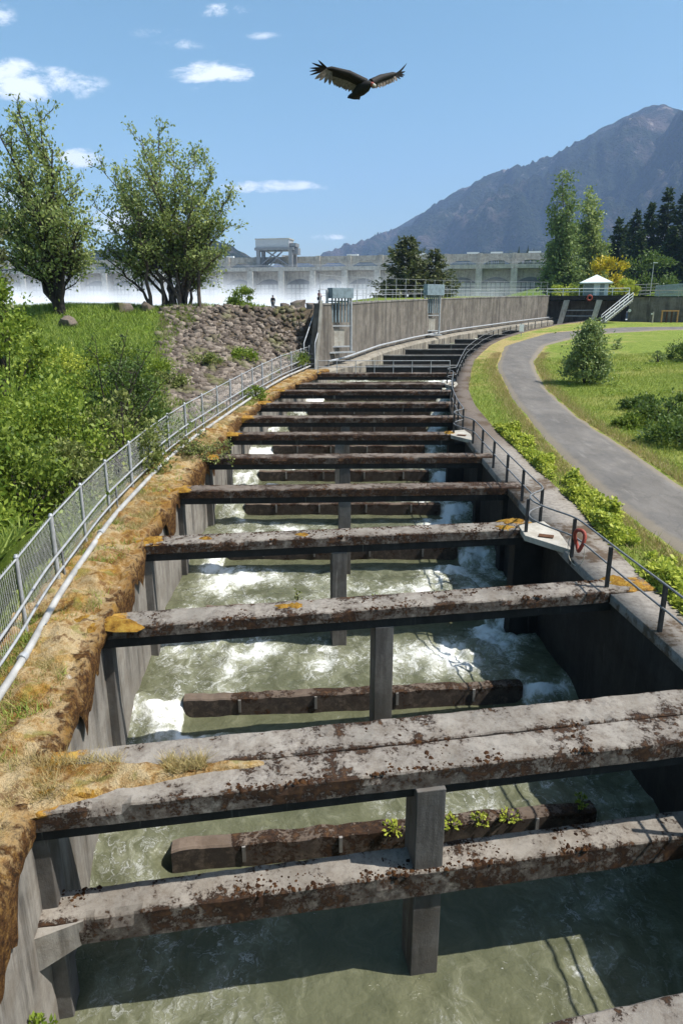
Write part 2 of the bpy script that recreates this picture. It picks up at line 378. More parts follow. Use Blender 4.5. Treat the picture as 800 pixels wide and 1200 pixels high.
def mat_mount():
    m = NT('mountain_forest'); p = m.pos()
    n1 = m.noise(.0016, 6, rough=.6); n2 = m.noise(.010, 7, rough=.72); n3 = m.noise(.06, 4)
    n4 = m.noise(.009, 6, m.scale(p, (1, 1, .35)), rough=.7)
    c = m.mix(m.step(.3, .7, n3), (.012, .022, .016), (.040, .050, .030))
    c = m.mix(m.math('MULTIPLY', m.step(.50, .62, m.math('ADD', m.math('MULTIPLY', n1, .55), m.math('MULTIPLY', n2, .45))), .8), c, m.mix(n3, (.13, .092, .088), (.22, .165, .15)))
    hi = m.step(350, 900, m.sep(p, 2))
    c = m.mix(m.math('MULTIPLY', m.step(.58, .66, n4), m.math('ADD', .25, m.math('MULTIPLY', hi, .55))), c, (.40, .335, .31))
    return m.fin(m.pbr(c, .95, m.bump(m.math('ADD', m.math('MULTIPLY', n2, 2.0), n3), 45), .05))
M['mount'] = mat_mount()
M['forest_far'] = mat_leaf('far_forest', (.014, .028, .016), (.05, .07, .035), .0, .05)

# ------------------------------------------------------------------ survey lines of the ladder
LW = np.array([(-3.45, -2), (-3.6, 1.0), (-3.9, 3.9), (-4.44, 8.0), (-4.9, 11), (-5.24, 13.4), (-5.66, 18.0), (-5.9, 23.2), (-5.8, 28), (-5.65, 32.5), (-5.6, 36.7), (-5.07, 41.1), (-4.33, 46), (-3.45, 49.5), (-2.16, 55), (-1.2, 58.2)])
LEDGE = np.array([(-1.2, 58.2), (1.0, 62.5), (4.7, 74.3), (9.2, 84.7), (16.4, 98.3), (29.0, 117.2), (42, 134)])
RW = np.array([(7.35, -2), (7.3, 5), (7.1, 9.5), (6.9, 12.3), (6.55, 15.1), (6.3, 17.5), (6.15, 20.5), (6.05, 25.4), (6.0, 30), (6.0, 34), (6.15, 37), (6.5, 41), (7.5, 47), (8.6, 52), (9.67, 57), (11.7, 66), (13.79, 73), (16.3, 81), (19.42, 89), (26, 102.3), (35.5, 118), (48, 133)])
HWALL = np.array([(-2.1, 58.6), (0, 63.2), (3.64, 74.8), (8.28, 85.2), (15.6, 99), (28.4, 118), (38, 131)])
LALL = np.vstack([LW, LEDGE[1:]])
def lx(y): return np.interp(y, LALL[:, 1], LALL[:, 0])
def rx(y): return np.interp(y, RW[:, 1], RW[:, 0])
def resample(P, step):
    P = np.asarray(P, float); d = np.r_[0, np.cumsum(np.linalg.norm(np.diff(P, axis=0), axis=1))]
    n = max(2, int(d[-1] / step) + 1); t = np.linspace(0, d[-1], n)
    return np.stack([np.interp(t, d, P[:, k]) for k in range(P.shape[1])], 1)
def smooth_line(P, step, it=4):
    Q = resample(P, step)
    for _ in range(it):
        Q[1:-1] = Q[1:-1] * .5 + (Q[:-2] + Q[2:]) * .25
    return Q
def normals2(Q):
    t = np.gradient(Q[:, :2], axis=0); t /= np.linalg.norm(t, axis=1)[:, None]
    return np.stack([-t[:, 1], t[:, 0]], 1)         # to the left of travel

def wall_strip(name, Q, sec, mat, parent=None, z=None, attrs=None):
    """sweep a closed (offset-left, dz) section along Q; z = base height per point"""
    N = normals2(Q); z = zt(Q[:, 1]) if z is None else z; k = len(sec); n = len(Q)
    V = np.zeros((n, k, 3))
    for j, (o, dz) in enumerate(sec):
        V[:, j, :2] = Q[:, :2] + N * o; V[:, j, 2] = z + dz
    idx = np.arange(n * k).reshape(n, k)
    f = [(idx[i, j], idx[i + 1, j], idx[i + 1, (j + 1) % k], idx[i, (j + 1) % k]) for i in range(n - 1) for j in range(k)]
    mb = MB(); mb.add(V.reshape(-1, 3), f); mb.add(V[0], [tuple(range(k))]); mb.add(V[-1], [tuple(range(k - 1, -1, -1))])
    return mb.build(name, mat, parent)

# channel walls -----------------------------------------------------------------
wl = smooth_line(LW, .7, 2); wr = smooth_line(RW, .7, 2)
t = thing('channel_wall', (LW[3][0], LW[3][1], 0), 'pale streaked concrete channel wall under the orange moss, left side', 'retaining wall', 'channel walls of the fish ladder')
wall_strip('wall', wl, [(0, -7), (0, -.02), (1.1, -.02), (1.1, -7)], M['wall_c'], t)
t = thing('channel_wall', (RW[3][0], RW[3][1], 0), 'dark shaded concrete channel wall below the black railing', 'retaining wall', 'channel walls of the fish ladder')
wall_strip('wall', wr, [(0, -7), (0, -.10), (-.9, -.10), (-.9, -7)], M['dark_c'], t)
wk = smooth_line(RW, .7, 2); wid = np.interp(wk[:, 1], [0, 14, 22, 30, 37, 48, 60, 130], [1.0, 1.05, 1.75, 1.8, 1.7, 1.1, .9, .9])
NN = normals2(wk); V = np.zeros((len(wk), 4, 3))
for j, (a, dz) in enumerate(((-.06, -.25), (-.06, 0), (1, 0.0), (1, -.25))):
    off = (wid if a == 1 else np.full(len(wk), -.06))
    V[:, j, :2] = wk - NN * off[:, None]; V[:, j, 2] = zt(wk[:, 1]) + dz
idx = np.arange(len(wk) * 4).reshape(-1, 4)
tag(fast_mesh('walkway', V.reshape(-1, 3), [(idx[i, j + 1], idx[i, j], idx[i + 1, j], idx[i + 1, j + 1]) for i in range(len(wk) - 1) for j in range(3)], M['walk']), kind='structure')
le = smooth_line(LEDGE, .8, 2)
t = thing('channel_wall', (4.7, 74.3, 2.5), 'pale concrete ledge wall curving along the foot of the tall stained wall', 'retaining wall', 'channel walls of the fish ladder')
wall_strip('wall', le, [(0, -4), (0, -.25), (.25, 0), (1.3, .02), (1.3, -4)], M['ledge_c'], t)

# high curved wall ---------------------------------------------------------------
hw = smooth_line(HWALL, .8, 2); hz = np.interp(hw[:, 1], [58, 63, 99, 131], [7.7, 7.75, 8.85, 9.9]); hz0 = zt(hw[:, 1]) - 1.0
t = thing('high_wall', (0, 63, 2.7), 'tall curved grey concrete wall with dark vertical streaks and railing on top', 'retaining wall')
N = normals2(hw); k = len(hw); V = np.zeros((k, 4, 3)); sh = 1.25 * np.exp(-np.arange(k) * .8 / 1.6)
T = np.gradient(hw, axis=0); T /= np.linalg.norm(T, axis=1)[:, None]
for j, (o, zz, s_) in enumerate(((0, hz0, 0), (0, hz, 1), (.8, hz, 1), (.8, hz0, 0))):
    V[:, j, :2] = hw + N * o + T * (sh * s_)[:, None]; V[:, j, 2] = zz
idx = np.arange(k * 4).reshape(k, 4); mb = MB()
mb.add(V.reshape(-1, 3), [(idx[i, j], idx[i + 1, j], idx[i + 1, (j + 1) % 4], idx[i, (j + 1) % 4]) for i in range(k - 1) for j in range(4)] + [(0, 1, 2, 3)])
mb.build('wall', M['high_c'], t)
mb = MB(); a, b = V[0, 0], V[0, 1]; mb.box((a + b) / 2 + np.array([-.1, -.25, .2]), (np.linalg.norm(b - a) + .3, .36, .25), b - a, up=(1, .2, .3)); mb.build('end_coping', M['light_c'], t)
mb = MB()
for i in range(0, k - 1): 
    mb.hexa([hw[i].tolist() + [0]] * 0 or [(*(hw[i] - N[i] * .06 + T[i] * sh[i]), hz[i] + .003), (*(hw[i + 1] - N[i + 1] * .06 + T[i + 1] * sh[i + 1]), hz[i + 1] + .003), (*(hw[i + 1] + N[i + 1] * .86 + T[i + 1] * sh[i + 1]), hz[i + 1] + .003), (*(hw[i] + N[i] * .86 + T[i] * sh[i]), hz[i] + .003)],
            [(*(hw[i] - N[i] * .06 + T[i] * sh[i]), hz[i] + .16), (*(hw[i + 1] - N[i + 1] * .06 + T[i + 1] * sh[i + 1]), hz[i + 1] + .16), (*(hw[i + 1] + N[i + 1] * .86 + T[i + 1] * sh[i + 1]), hz[i + 1] + .16), (*(hw[i] + N[i] * .86 + T[i] * sh[i]), hz[i] + .16)])
mb.build('coping', M['concrete'], t)
# railing and wire fence on it
def railing(name, label, cat, pts, h=1.1, n_rails=2, r=.025, post_step=1.8, pm=None, rm=None, post_r=.03, group=None, wire_h=None, square=False):
    pts = np.asarray(pts, float); q = resample(pts, post_step); t = thing(name, q[0], label, cat, group)
    for p in q:
        mb = MB()
        if square: mb.box(p + np.array([0, 0, h / 2 - .05]), (post_r * 2, post_r * 2, h + .1))
        else: mb.tube([p - np.array([0, 0, .05]), p + np.array([0, 0, h])], post_r, 6)
        mb.build('post', pm, t)
    for j in range(n_rails):
        hh = h * (1 - .45 * j) if n_rails == 2 else h * (1 - j / n_rails)
        mb = MB(); mb.tube([p + np.array([0, 0, hh]) for p in resample(pts, .5)], r, 6); mb.build('rail', rm, t)
    return t
top = np.c_[hw + T * sh[:, None] + N * .4, hz + .16]
railing('guard_railing', 'grey two-rail pipe railing along the top of the tall curved wall', 'railing', top[1:], 1.1, 2, .03, 2.4, M['galv'], M['galv'])
t = thing('wire_fence', top[3], 'tall thin wire fence behind the railing on the curved wall', 'fence')
q = resample(top[1:] + np.array([0, .35, 0]), 3.2)
for p in q:
    mb = MB(); mb.tube([p - np.array([0, 0, .1]), p + np.array([0, 0, 2.3])], .03, 5); mb.build('post', M['galv'], t)
mb = MB()
for hh in (2.28, 1.6, .8): mb.tube([p + np.array([0, 0, hh]) for p in q], .012, 4)
mb.build('wire', M['galv'], t)
# pipe along the ledge
q = np.c_[hw - N * .35, zt(hw[:, 1]) + .45]
t = thing('handrail_pipe', q[2], 'long grey pipe running along the foot of the tall wall above the ledge', 'pipe')
mb = MB(); mb.tube(q[2:], .10, 8); mb.build('pipe', M['galv'], t)
for p in resample(q[2:], 5):
    mb = MB(); mb.tube([p, p - np.array([0, 0, .45])], .04, 5); mb.build('bracket', M['galv_dark'], t)

# steel gate gear hung on the wall -------------------------------------------------
def wall_gear(i, label, boxh, low, w_=2.1):
    p = hw[i]; d = T[i]; n2 = -N[i]; base = np.array([*(p + n2 * .02), hz[i]])
    D = np.array([.86, .51, 0]); Nn = np.array([.51, -.86, 0]); Z = np.array([0, 0, 1.])
    if i < 8: base = base + D * sh[i]
    t = thing('gate_hoist', base - Z * low, label, 'gate gear', 'steel gate gear hung on the high wall')
    mb = MB(); mb.box(base + Nn * .5 + Z * (boxh / 2 + .55), (w_, .9, boxh), D); mb.build('hoist_box', M['blue_steel'], t, .02)
    for k in range(6):
        mb = MB(); mb.box(base + Nn * .45 + D * (-.8 + .32 * k) + Z * (.75 - low * .28), (.10, .12, low * .56 + .05), D); mb.build('bar', M['blue_steel'], t)
    for s_ in (-1.25, 1.15):
        mb = MB(); mb.tube([base + Nn * .35 + D * s_ + Z * 1.2, base + Nn * .35 + D * s_ - Z * low], .13, 6); mb.build('guide_post', M['galv'], t)
    mb = MB(); mb.box(base + Nn * .14 - Z * (low * .72), (1.1, .22, low * .38), D); mb.build('gate_panel', M['light_c'], t)
    for zz in (.3, -low * .45, -low * .9):
        mb = MB(); mb.box(base + Nn * .36 - D * .05 + Z * zz, (2.5, .10, .12), D); mb.build('crosspiece', M['galv'], t)
    mb = MB(); mb.box(base + Nn * .6 - Z * (low + .1), (2.6, .5, .12), D); mb.build('tray', M['galv'], t)
wall_gear(5, 'blue-grey steel gate hoist with vertical bars at the near end of the tall wall', .85, 3.9)
wall_gear(44, 'blue-grey steel gate hoist with vertical bars, on the tall wall below the smaller conifer', 1.3, 4.2, 2.7)

# ------------------------------------------------------------------ frames over the ladder
SH_ = .25
FR = [(-1, (-3.9, 3.22), (7.35, 5.52)), (0, (-4.44, 8.0), (7.15, 9.9)), (1, (-5.24, 13.4), (7.25, 15.35)), (2, (-5.66, 18.0), (5.55, 19.35)),
      (3, (-5.91, 23.2), (6.15, 23.7)), (4, (-5.75, 27.9), (6.05, 28.15)), (5, (-5.65, 32.45), (5.45, 32.45)), (6, (-5.65, 36.7), (6.1, 36.75)),
      (7, (-5.07, 41.15), (6.6, 41.15)), (8, (-4.33, 45.95), (7.35, 45.95)), (9, (-3.5, 49.2), (7.2, 49.2)), (10, (-2.16, 54.9), (8.9, 54.9))]
WORDS = {-1: 'mossy concrete beam cut off by the bottom edge, nearest of all the cross frames', 0: 'double-width mossy concrete frame with a lower strut and thick post, nearest full frame',
         1: 'mossy concrete cross frame with a yellow moss right end, just beyond the double-width one', 2: 'mossy concrete cross frame ending at the white platform with the red ring',
         3: 'mossy concrete cross frame, next beyond the one at the red ring platform', 4: 'dark mossy cross frame half under the overhanging creeper bush',
         5: 'dark cross frame ending at the second white platform by the railing loop', 6: 'cross frame with golden moss along its whole top edge',
         7: 'narrow dark cross frame just beyond the golden moss topped one', 8: 'dark cross frame reaching the small green plant on the left verge', 9: 'dark cross frame ending at the third, smallest platform',
         10: 'dark cross frame carrying a thin railing beside the start of the tall wall'}
def slab(L, Rr, y0, y1, z1, z0, name, mat, parent, seed, gold_all=0.0, ext=.4, nseg=90, goldL=True, goldR=0.0, mossy=0.0):
    L = np.array(L, float); Rr = np.array(Rr, float); d = (Rr - L); ln = np.linalg.norm(d); d /= ln; n = np.array([-d[1], d[0]])
    s_ = np.linspace(-ext, ln + ext, nseg); ring = [(y0, z0), (y0 - 0, z0 * .5 + z1 * .5), (y0, z1 - .025), (y0 + .025, z1)] + [(y0 + (y1 - y0) * f, z1) for f in (.25, .5, .75)] + [(y1 - .025, z1), (y1, z1 - .025), (y1, z0)]
    k = len(ring); V = np.zeros((nseg, k, 3)); mo = np.zeros((nseg, k)); go = np.zeros((nseg, k))
    for j, (o, z) in enumerate(ring):
        P = L[None] + d[None] * s_[:, None] + n[None] * o
        V[:, j, :2] = P; V[:, j, 2] = zt(P[:, 1]) + z
        mo[:, j] = mossy + (.27 if j in (1, 2) else (.16 if j in (0, 3, 7) else 0.0))
        go[:, j] = np.maximum(goldL * (1 - sstep(.1, 1.7, s_)), goldR * sstep(ln - 1.4, ln + .1, s_)) * (.75 if j >= 2 else .35) + gold_all
    nz = fbm(V[:, :, 0] * 6, V[:, :, 1] * 6, V[:, :, 2] * 6, 3, seed) * .012
    V[:, 2:9, 2] += nz[:, 2:9]; V[:, :4, 1] += fbm(V[:, :4, 0] * 5, 0, V[:, :4, 2] * 5, 3, seed + 5) * .008
    chip = sstep(.55, .8, fbm(V[:, 2:4, 0] * 2.5, 3.1 + seed, 0, 3, seed)) * .05; V[:, 2:4, 1] += chip; V[:, 2:4, 2] -= chip
    idx = np.arange(nseg * k).reshape(nseg, k); f = [(idx[i, j], idx[i + 1, j], idx[i + 1, (j + 1) % k], idx[i, (j + 1) % k]) for i in range(nseg - 1) for j in range(k)]
    mb = MB(); mb.add(V.reshape(-1, 3), f); mb.add(V[0], [tuple(range(k))]); mb.add(V[-1], [tuple(range(k - 1, -1, -1))])
    o = mb.build(name, mat, parent); me = o.data
    vals = {'moss': np.r_[mo.ravel(), np.full(2 * k, .2)], 'gold': np.r_[go.ravel(), go[0], go[-1]]}
    for an, av in vals.items(): a_ = me.attributes.new(an, 'FLOAT', 'POINT'); a_.data.foreach_set('value', av.astype(np.float32))
    return o
def moss_lump(P, rad, hgt, parent, seed, mat=None, name='moss_cushion'):
    n = 14; V = [(P[0], P[1], P[2] + hgt)]; F_ = []
    for r_i, rr in enumerate((.35, .7, 1.0)):
        for k in range(n):
            a = 2 * math.pi * k / n; q = rr * rad[0] * (1 + .25 * math.sin(3 * a + seed) + .15 * math.sin(5 * a + seed * 2))
            q2 = rr * rad[1] * (1 + .2 * math.sin(2 * a + seed) + .15 * math.sin(5 * a + seed * 3))
            V.append((P[0] + q * math.cos(a), P[1] + q2 * math.sin(a), P[2] + hgt * (1 - rr ** 2) - (.03 if rr == 1 else 0) + .02 * math.sin(7 * a + seed) * (rr < 1)))
    for k in range(n):
        F_.append((0, 1 + k, 1 + (k + 1) % n))
        for r_i in range(2): b = 1 + r_i * n; F_.append((b + k, b + n + k, b + n + (k + 1) % n, b + (k + 1) % n))
    mb = MB(); mb.add(V, F_, 0, True); return mb.build(name, mat or M['moss_gold'], parent)
for k, L, Rr in FR:
    if k >= 2: L, Rr = (L[0], L[1] + SH_), (Rr[0], Rr[1] + SH_)
    Lp, Rp = np.array(L), np.array(Rr); d = Rp - Lp; ln = np.linalg.norm(d); d /= ln; n = np.array([-d[1], d[0]])
    t = thing('concrete_crossbeam', (*(Lp + d * ln / 2), zt(L[1]) - 5), WORDS[k], 'crossbeam', 'concrete cross frames over the fish ladder')
    w = .74; th = .24
    gold = .28 if k == 6 else 0
    if k == 0:
        slab(L, Rr, 0, .665, .05, -.26, 'beam', M['beam_c'], t, k, goldR=0)
        slab(L, Rr, .685, 1.36, .065, -.26, 'beam', M['beam_c'], t, k + 40, goldR=0)
    else:
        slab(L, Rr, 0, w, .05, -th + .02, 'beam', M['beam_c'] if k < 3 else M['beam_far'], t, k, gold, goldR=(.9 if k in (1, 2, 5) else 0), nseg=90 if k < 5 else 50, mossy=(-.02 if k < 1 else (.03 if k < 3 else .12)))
    ww = 1.36 if k == 0 else w
    mb = MB(); q = lambda o, s_: Lp + d * s_ + n * o
    P4 = [q(.07, 0), q(.07, ln), q(ww - .07, ln), q(ww - .07, 0)]
    zb = -.46
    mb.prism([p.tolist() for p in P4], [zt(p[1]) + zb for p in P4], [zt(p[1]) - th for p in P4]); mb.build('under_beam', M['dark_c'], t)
    if k <= 6:
        pw = .47 if k <= 0 else .44; m_ = ln / 2 + (.02 if k == 0 else 0)
        of = -.08 if k == 0 else .05; P4 = [q(of, m_ - pw / 2), q(of, m_ + pw / 2), q(of + pw * 1.3, m_ + pw / 2), q(of + pw * 1.3, m_ - pw / 2)]
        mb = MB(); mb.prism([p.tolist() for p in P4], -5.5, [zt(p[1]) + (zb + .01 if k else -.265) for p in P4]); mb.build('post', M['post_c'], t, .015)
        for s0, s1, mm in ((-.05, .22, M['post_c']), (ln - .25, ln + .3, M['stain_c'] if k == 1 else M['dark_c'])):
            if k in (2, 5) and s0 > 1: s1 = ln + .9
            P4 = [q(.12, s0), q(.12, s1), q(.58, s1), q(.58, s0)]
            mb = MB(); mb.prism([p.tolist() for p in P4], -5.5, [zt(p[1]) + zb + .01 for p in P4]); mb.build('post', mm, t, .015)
    if k == 0:
        # lower strut with haunched left end
        o = slab(q(-.15, .2), q(-.15, ln + .2), 0, .58, -1.74, -2.20, 'strut', M['strut_c'], t, 91, ext=.25, goldL=False)
        mb = MB(); pl = [q(-.13, .62), q(.38, .62), q(.62, -.2), q(-.40, -.2)][::-1]; zz = zt(8)
        mb.prism([p.tolist() for p in pl], [zz - 2.45, zz - 2.45, zz - 2.19, zz - 2.19], [zz - 1.79] * 4); mb.build('haunch', M['wall_c'], t)
    if k == -1:
        slab(q(-.15, .2), q(-.15, ln + .2), 0, .58, -1.74, -2.20, 'strut', M['strut_c'], t, 95, ext=.25, goldL=False)
    if 0 <= k <= 3:
        r2 = np.random.default_rng(500 + k); mbm = MB()
        def clumps(nc_, o0, o1, zoff):
            for _ in range(nc_):
                s_ = r2.uniform(.2, ln - .2); o_ = r2.uniform(o0, o1) if r2.random() < .6 else (o0 + abs(r2.normal()) * .05 if r2.random() < .6 else o1 - abs(r2.normal()) * .05); p = q(o_, s_)
                if float(fbm(p[0] * 1.3, p[1] * 1.3, k, 3, 33)) < .18 + .25 * r2.random(): continue
                rd = r2.uniform(.008, .030) if r2.random() < .85 else r2.uniform(.03, .055); hh = rd * r2.uniform(.18, .4); a0 = r2.uniform(0, 6); m_ = 7; z_ = zt(p[1]) + zoff
                rs = rd * r2.uniform(.6, 1.35, m_); v1 = [(p[0] + rs[c] * math.cos(a0 + c * .8976), p[1] + rs[c] * math.sin(a0 + c * .8976), z_ - .015) for c in range(m_)]; v2 = [(p[0] + .55 * (a[0] - p[0]), p[1] + .55 * (a[1] - p[1]), z_ + hh * r2.uniform(.7, 1.1)) for a in v1]
                mbm.add(v1 + v2 + [(p[0], p[1], z_ + hh * 1.1)], [(c, (c + 1) % m_, m_ + (c + 1) % m_, m_ + c) for c in range(m_)] + [(m_ + c, m_ + (c + 1) % m_, 2 * m_) for c in range(m_)], 0, True)
        clumps({0: 2600, 1: 2200, 2: 2200, 3: 1800}[k], .03, ww - .03, .05)
        if k == 0: clumps(2400, -.13, .41, -1.74)
        mbm.build('moss_clumps', M['moss_dark'], t)
    # moss cushions at the left end and scattered along
    rr = random.Random(k + 10)
    if k < 9 and k >= 0:
        for c in range(5 if k < 3 else 2):
            p = q(rr.uniform(.1, ww * .9), rr.uniform(-.5, .5)); moss_lump((*p, zt(p[1]) + .04), (rr.uniform(.3, .55), rr.uniform(.18, .32)), rr.uniform(.05, .11), t, c + k)
        if k in (1, 2, 5):
            for c in range(3): p = q(rr.uniform(.15, .8), ln - rr.uniform(0, .6)); moss_lump((*p, zt(p[1]) + .04), (.3, .22), .07, t, c + k * 3)
        if k in (1, 2):
            for c in range(2): p = q(rr.uniform(.2, .6), rr.uniform(1, ln * .6)); moss_lump((*p, zt(p[1]) + .045), (.22, .14), .045, t, c + k * 5)
    if k == 10:
        for j in range(8):
            p = q(.2, .3 + j * (ln - .6) / 7); mb = MB(); mb.tube([(*p, zt(p[1])), (*p, zt(p[1]) + 1.05)], .03, 5); mb.build('railing_post', M['galv'], t)
        mb = MB()
        for hh in (1.03, .55): a, b = q(.2, .3), q(.2, ln - .3); mb.tube([(*a, zt(a[1]) + hh), (*b, zt(b[1]) + hh)], .03, 5)
        mb.build('railing', M['galv'], t)

# moss and grass matted on the left end of the double beam
# ------------------------------------------------------------------ weirs and water
WY = [2.3, 6.95] + [11.5 + 4.6 * i for i in range(11)] ; WY = [y for y in WY if y < 59]
slope = lambda y: float(np.interp(y, [5, 11.5, 16, 21, 26], [.16, .13, .085, .05, 0]))
FAR = [(60.5, 2.15, 9.94), (68.8, 4.12, 11.93), (74.8, 6.83, 13.4), (80.7, 10.0, 15.35), (87.7, 14.15, 18.3), (95, 18.4, 21.9), (103, 23.5, 26.3)]
ZW = lambda y: -3.05 + .1 * (y - 11.4)
lines = [(y, slope(y), ZW(y)) for y in WY] + [(f[0], 0, zt(f[0]) - .95) for f in FAR] + [(125, 0, zt(125) - .9)]
wlab = ['submerged concrete weir in the nearest pool']
WL = ['weir', 'weir', 'dark mossy weir with green ferns along its top, nearest one in view', 'brown mossy weir with pale slots between the double frame and next frame', 'brown weir with seedlings, mostly hidden behind the second cross frame',
      'dark weir just below the white platform with the red ring', 'dark weir with pale vertical slots, fifth from the camera', 'dark weir with pale slots seen under the creeper bush frame', 'dark weir with pale slots seen under the golden moss frame', 'dark weir deep under the frame beyond the golden moss one',
      'dark weir under the farther frames, near the left verge plant', 'dark weir under the frame at the third platform', 'dark weir under the railing-topped frame']
for i, y in enumerate(WY):
    if i < 2: continue
    sl = slope(y); z1 = ZW(y); 
    xl, xr_ = lx(y) + 1.35, rx(y) - 1.5
    if y < 13: xl += .25; 
    L, Rr = np.array((xl, y + sl * xl)), np.array((xr_, y + sl * xr_)); d = Rr - L; ln = np.linalg.norm(d); d /= ln; n = np.array([-d[1], d[0]])
    t = thing('weir', (*(L + d * ln / 2), z1 - 1.5), WL[i], 'weir', 'weirs between the ladder pools')
    N_ = 60; s_ = np.linspace(0, ln, N_); ring = [(0, -1.6), (0, -.2), (0, -.03), (.04, 0), (.17, .01), (.32, 0), (.36, -.03), (.36, -1.6)]; kk = len(ring); V = np.zeros((N_, kk, 3)); mo = np.zeros((N_, kk))
    for j, (o, dz) in enumerate(ring):
        P = L + d * s_[:, None] + n * o; V[:, j, :2] = P; V[:, j, 2] = z1 + dz + (fbm(s_ * 3, i, 0, 3, 3) * .03 if 2 <= j <= 6 else 0); mo[:, j] = .25 if 2 <= j <= 6 else .05
    mo[s_ < 1.1] = -.6
    idx = np.arange(N_ * kk).reshape(N_, kk); mb = MB(); mb.add(V.reshape(-1, 3), [(idx[a, j], idx[a + 1, j], idx[a + 1, (j + 1) % kk], idx[a, (j + 1) % kk]) for a in range(N_ - 1) for j in range(kk)] + [tuple(idx[0]), tuple(idx[-1][::-1])])
    o = mb.build('weir_wall', M['weir_c'], t); a_ = o.data.attributes.new('moss', 'FLOAT', 'POINT'); a_.data.foreach_set('value', mo.ravel().astype(np.float32))
    for f in (.16, .38, .62, .85):
        mb = MB(); p = L + d * (ln * f) - n * .012; mb.box((*p, z1 - .22), (.07, .06, .36), (*d, 0)); mb.build('slot', M['concrete'], t)
FL = ['dark far weir wall', ] 
ORD = ['first dark weir wall beyond the railing-topped frame', 'second dark weir wall beyond the railing-topped frame, beside the ledge', 'third dark weir wall up the far bend', 'fourth dark weir wall up the far bend', 'fifth dark weir wall up the far bend, short', 'sixth far weir wall, close under the curved railing', 'farthest weir wall at the head of the bend']
for i, (y, x0, x1) in enumerate(FAR):
    t = thing('weir', ((x0 + x1) / 2, y, zt(y) - 1.5), ORD[i], 'weir', 'weirs in the far bend')
    mb = MB(); x1 = rx(y) + .2; mb.box(((x0 + x1) / 2, y + .22, zt(y) - 1.25), (x1 - x0, .44, 2.46)); mb.build('weir_wall', M['dark_c'], t, .02)
    mb = MB(); mb.box(((x0 + x1) / 2, y + .22, zt(y) + .03), (x1 - x0 + .1, .5, .09)); mb.build('cap', M['concrete'], t)
# water surface
rows = []; foamr = []
NTT = 150
def wl_line(i):
    y, sl, z = lines[i]; y = y + .24; a = lx(y); yl = y + sl * a; b = rx(y); yr = y + sl * b
    return np.array([lx(yl), yl]), np.array([rx(yr), yr])
tt = np.linspace(0, 1, NTT)
for i in range(len(lines) - 1):
    A0, B0 = wl_line(i); A1, B1 = wl_line(i + 1); span = lines[i + 1][0] - lines[i][0]
    nv = 78 if i < 5 else (40 if i < 9 else 20)
    if i == 0: nv = 40
    vv = np.linspace(0, 1, nv, endpoint=False)
    Lk = lines[i][2] - .07; Lu = lines[i + 1][2] - .07 if i + 1 < len(lines) - 1 else lines[i + 1][2]
    for v in vv:
        ya = A0[1] * (1 - v) + A1[1] * v; yb = B0[1] * (1 - v) + B1[1] * v
        A = np.array([lx(ya) - .1, ya]); B = np.array([rx(yb) + .1, yb])
        P = A[None] * (1 - tt[:, None]) + B[None] * tt[:, None]; width = np.linalg.norm(B - A)
        dl = tt * width; dr = (1 - tt) * width; dd = v * span              # metres upstream of the lower weir
        g = 1.45 if lines[i][0] < 59 else 1.9
        gap = np.maximum(1 - sstep(g - .25, g + .15, dl), (1 - sstep(g - .1, g + .3, dr)) if lines[i][0] < 59 else 0)
        # drop over the upper weir's gaps happens just downstream of it; the middle steps inside the weir
        up = (1 - v) * span                                                # metres downstream of the upper weir
        drop_gap = 1 - sstep(-.1, 1.15, up + .12 * np.sin(dl * 5)); drop_mid = 1.0 if up < -.15 else 0.0
        low = sstep(.0, .2, dd)                                           # this pool reaches the lower weir
        z = Lk + (Lu - Lk) * np.where(gap > .02, gap * drop_gap, 0)
        # foam: plume from each gap of the upper weir
        fl = 1.1 * np.exp(-((dl - .75 - .50 * up) / (.8 + .60 * up)) ** 2) * np.exp(-up / 3.8)
        fr = np.exp(-((dr - .9 - .50 * up) / (.75 + .58 * up)) ** 2) * np.exp(-up / 3.6) * 1.1
        mid = .34 * np.exp(-((up - 2.3) / 1.1) ** 2) * (.5 + .5 * np.cos((tt - .5) * 5))
        calm = np.where((gap < .3) & (up < 1.0), .0, 1.0)
        fm = (fl + fr + mid) * calm * (.75 + .6 * fbm(P[:, 0] * .5 + i * 7, P[:, 1] * .5, 0, 3, 5))
        if i <= 1: fm *= .36
        fm = fm + gap * (1 - sstep(0, .8, dd)) * .22
        z = z + (.02 + .12 * np.clip(fm, 0, 1)) * fbm(P[:, 0] * 2.4, P[:, 1] * 2.4, i * 3.3, 5, 9) + .035 * fbm(P[:, 0] * .9, P[:, 1] * .9, 1.7, 2, 4)
        rows.append(np.c_[P, z]); foamr.append(np.clip(fm * (.72 + .38 * fbm(P[:, 0] * 1.6, P[:, 1] * .9 + i * 5, 0, 4, 83)), 0, .82))
V = np.array(rows); nr = len(V); idx = np.arange(nr * NTT).reshape(nr, NTT)
f = np.stack([idx[:-1, :-1], idx[:-1, 1:], idx[1:, 1:], idx[1:, :-1]], -1).reshape(-1, 4)
tag(fast_mesh('water', V.reshape(-1, 3), f, M['water'], smooth=True, attrs={'foam': np.array(foamr).ravel()}), kind='structure')

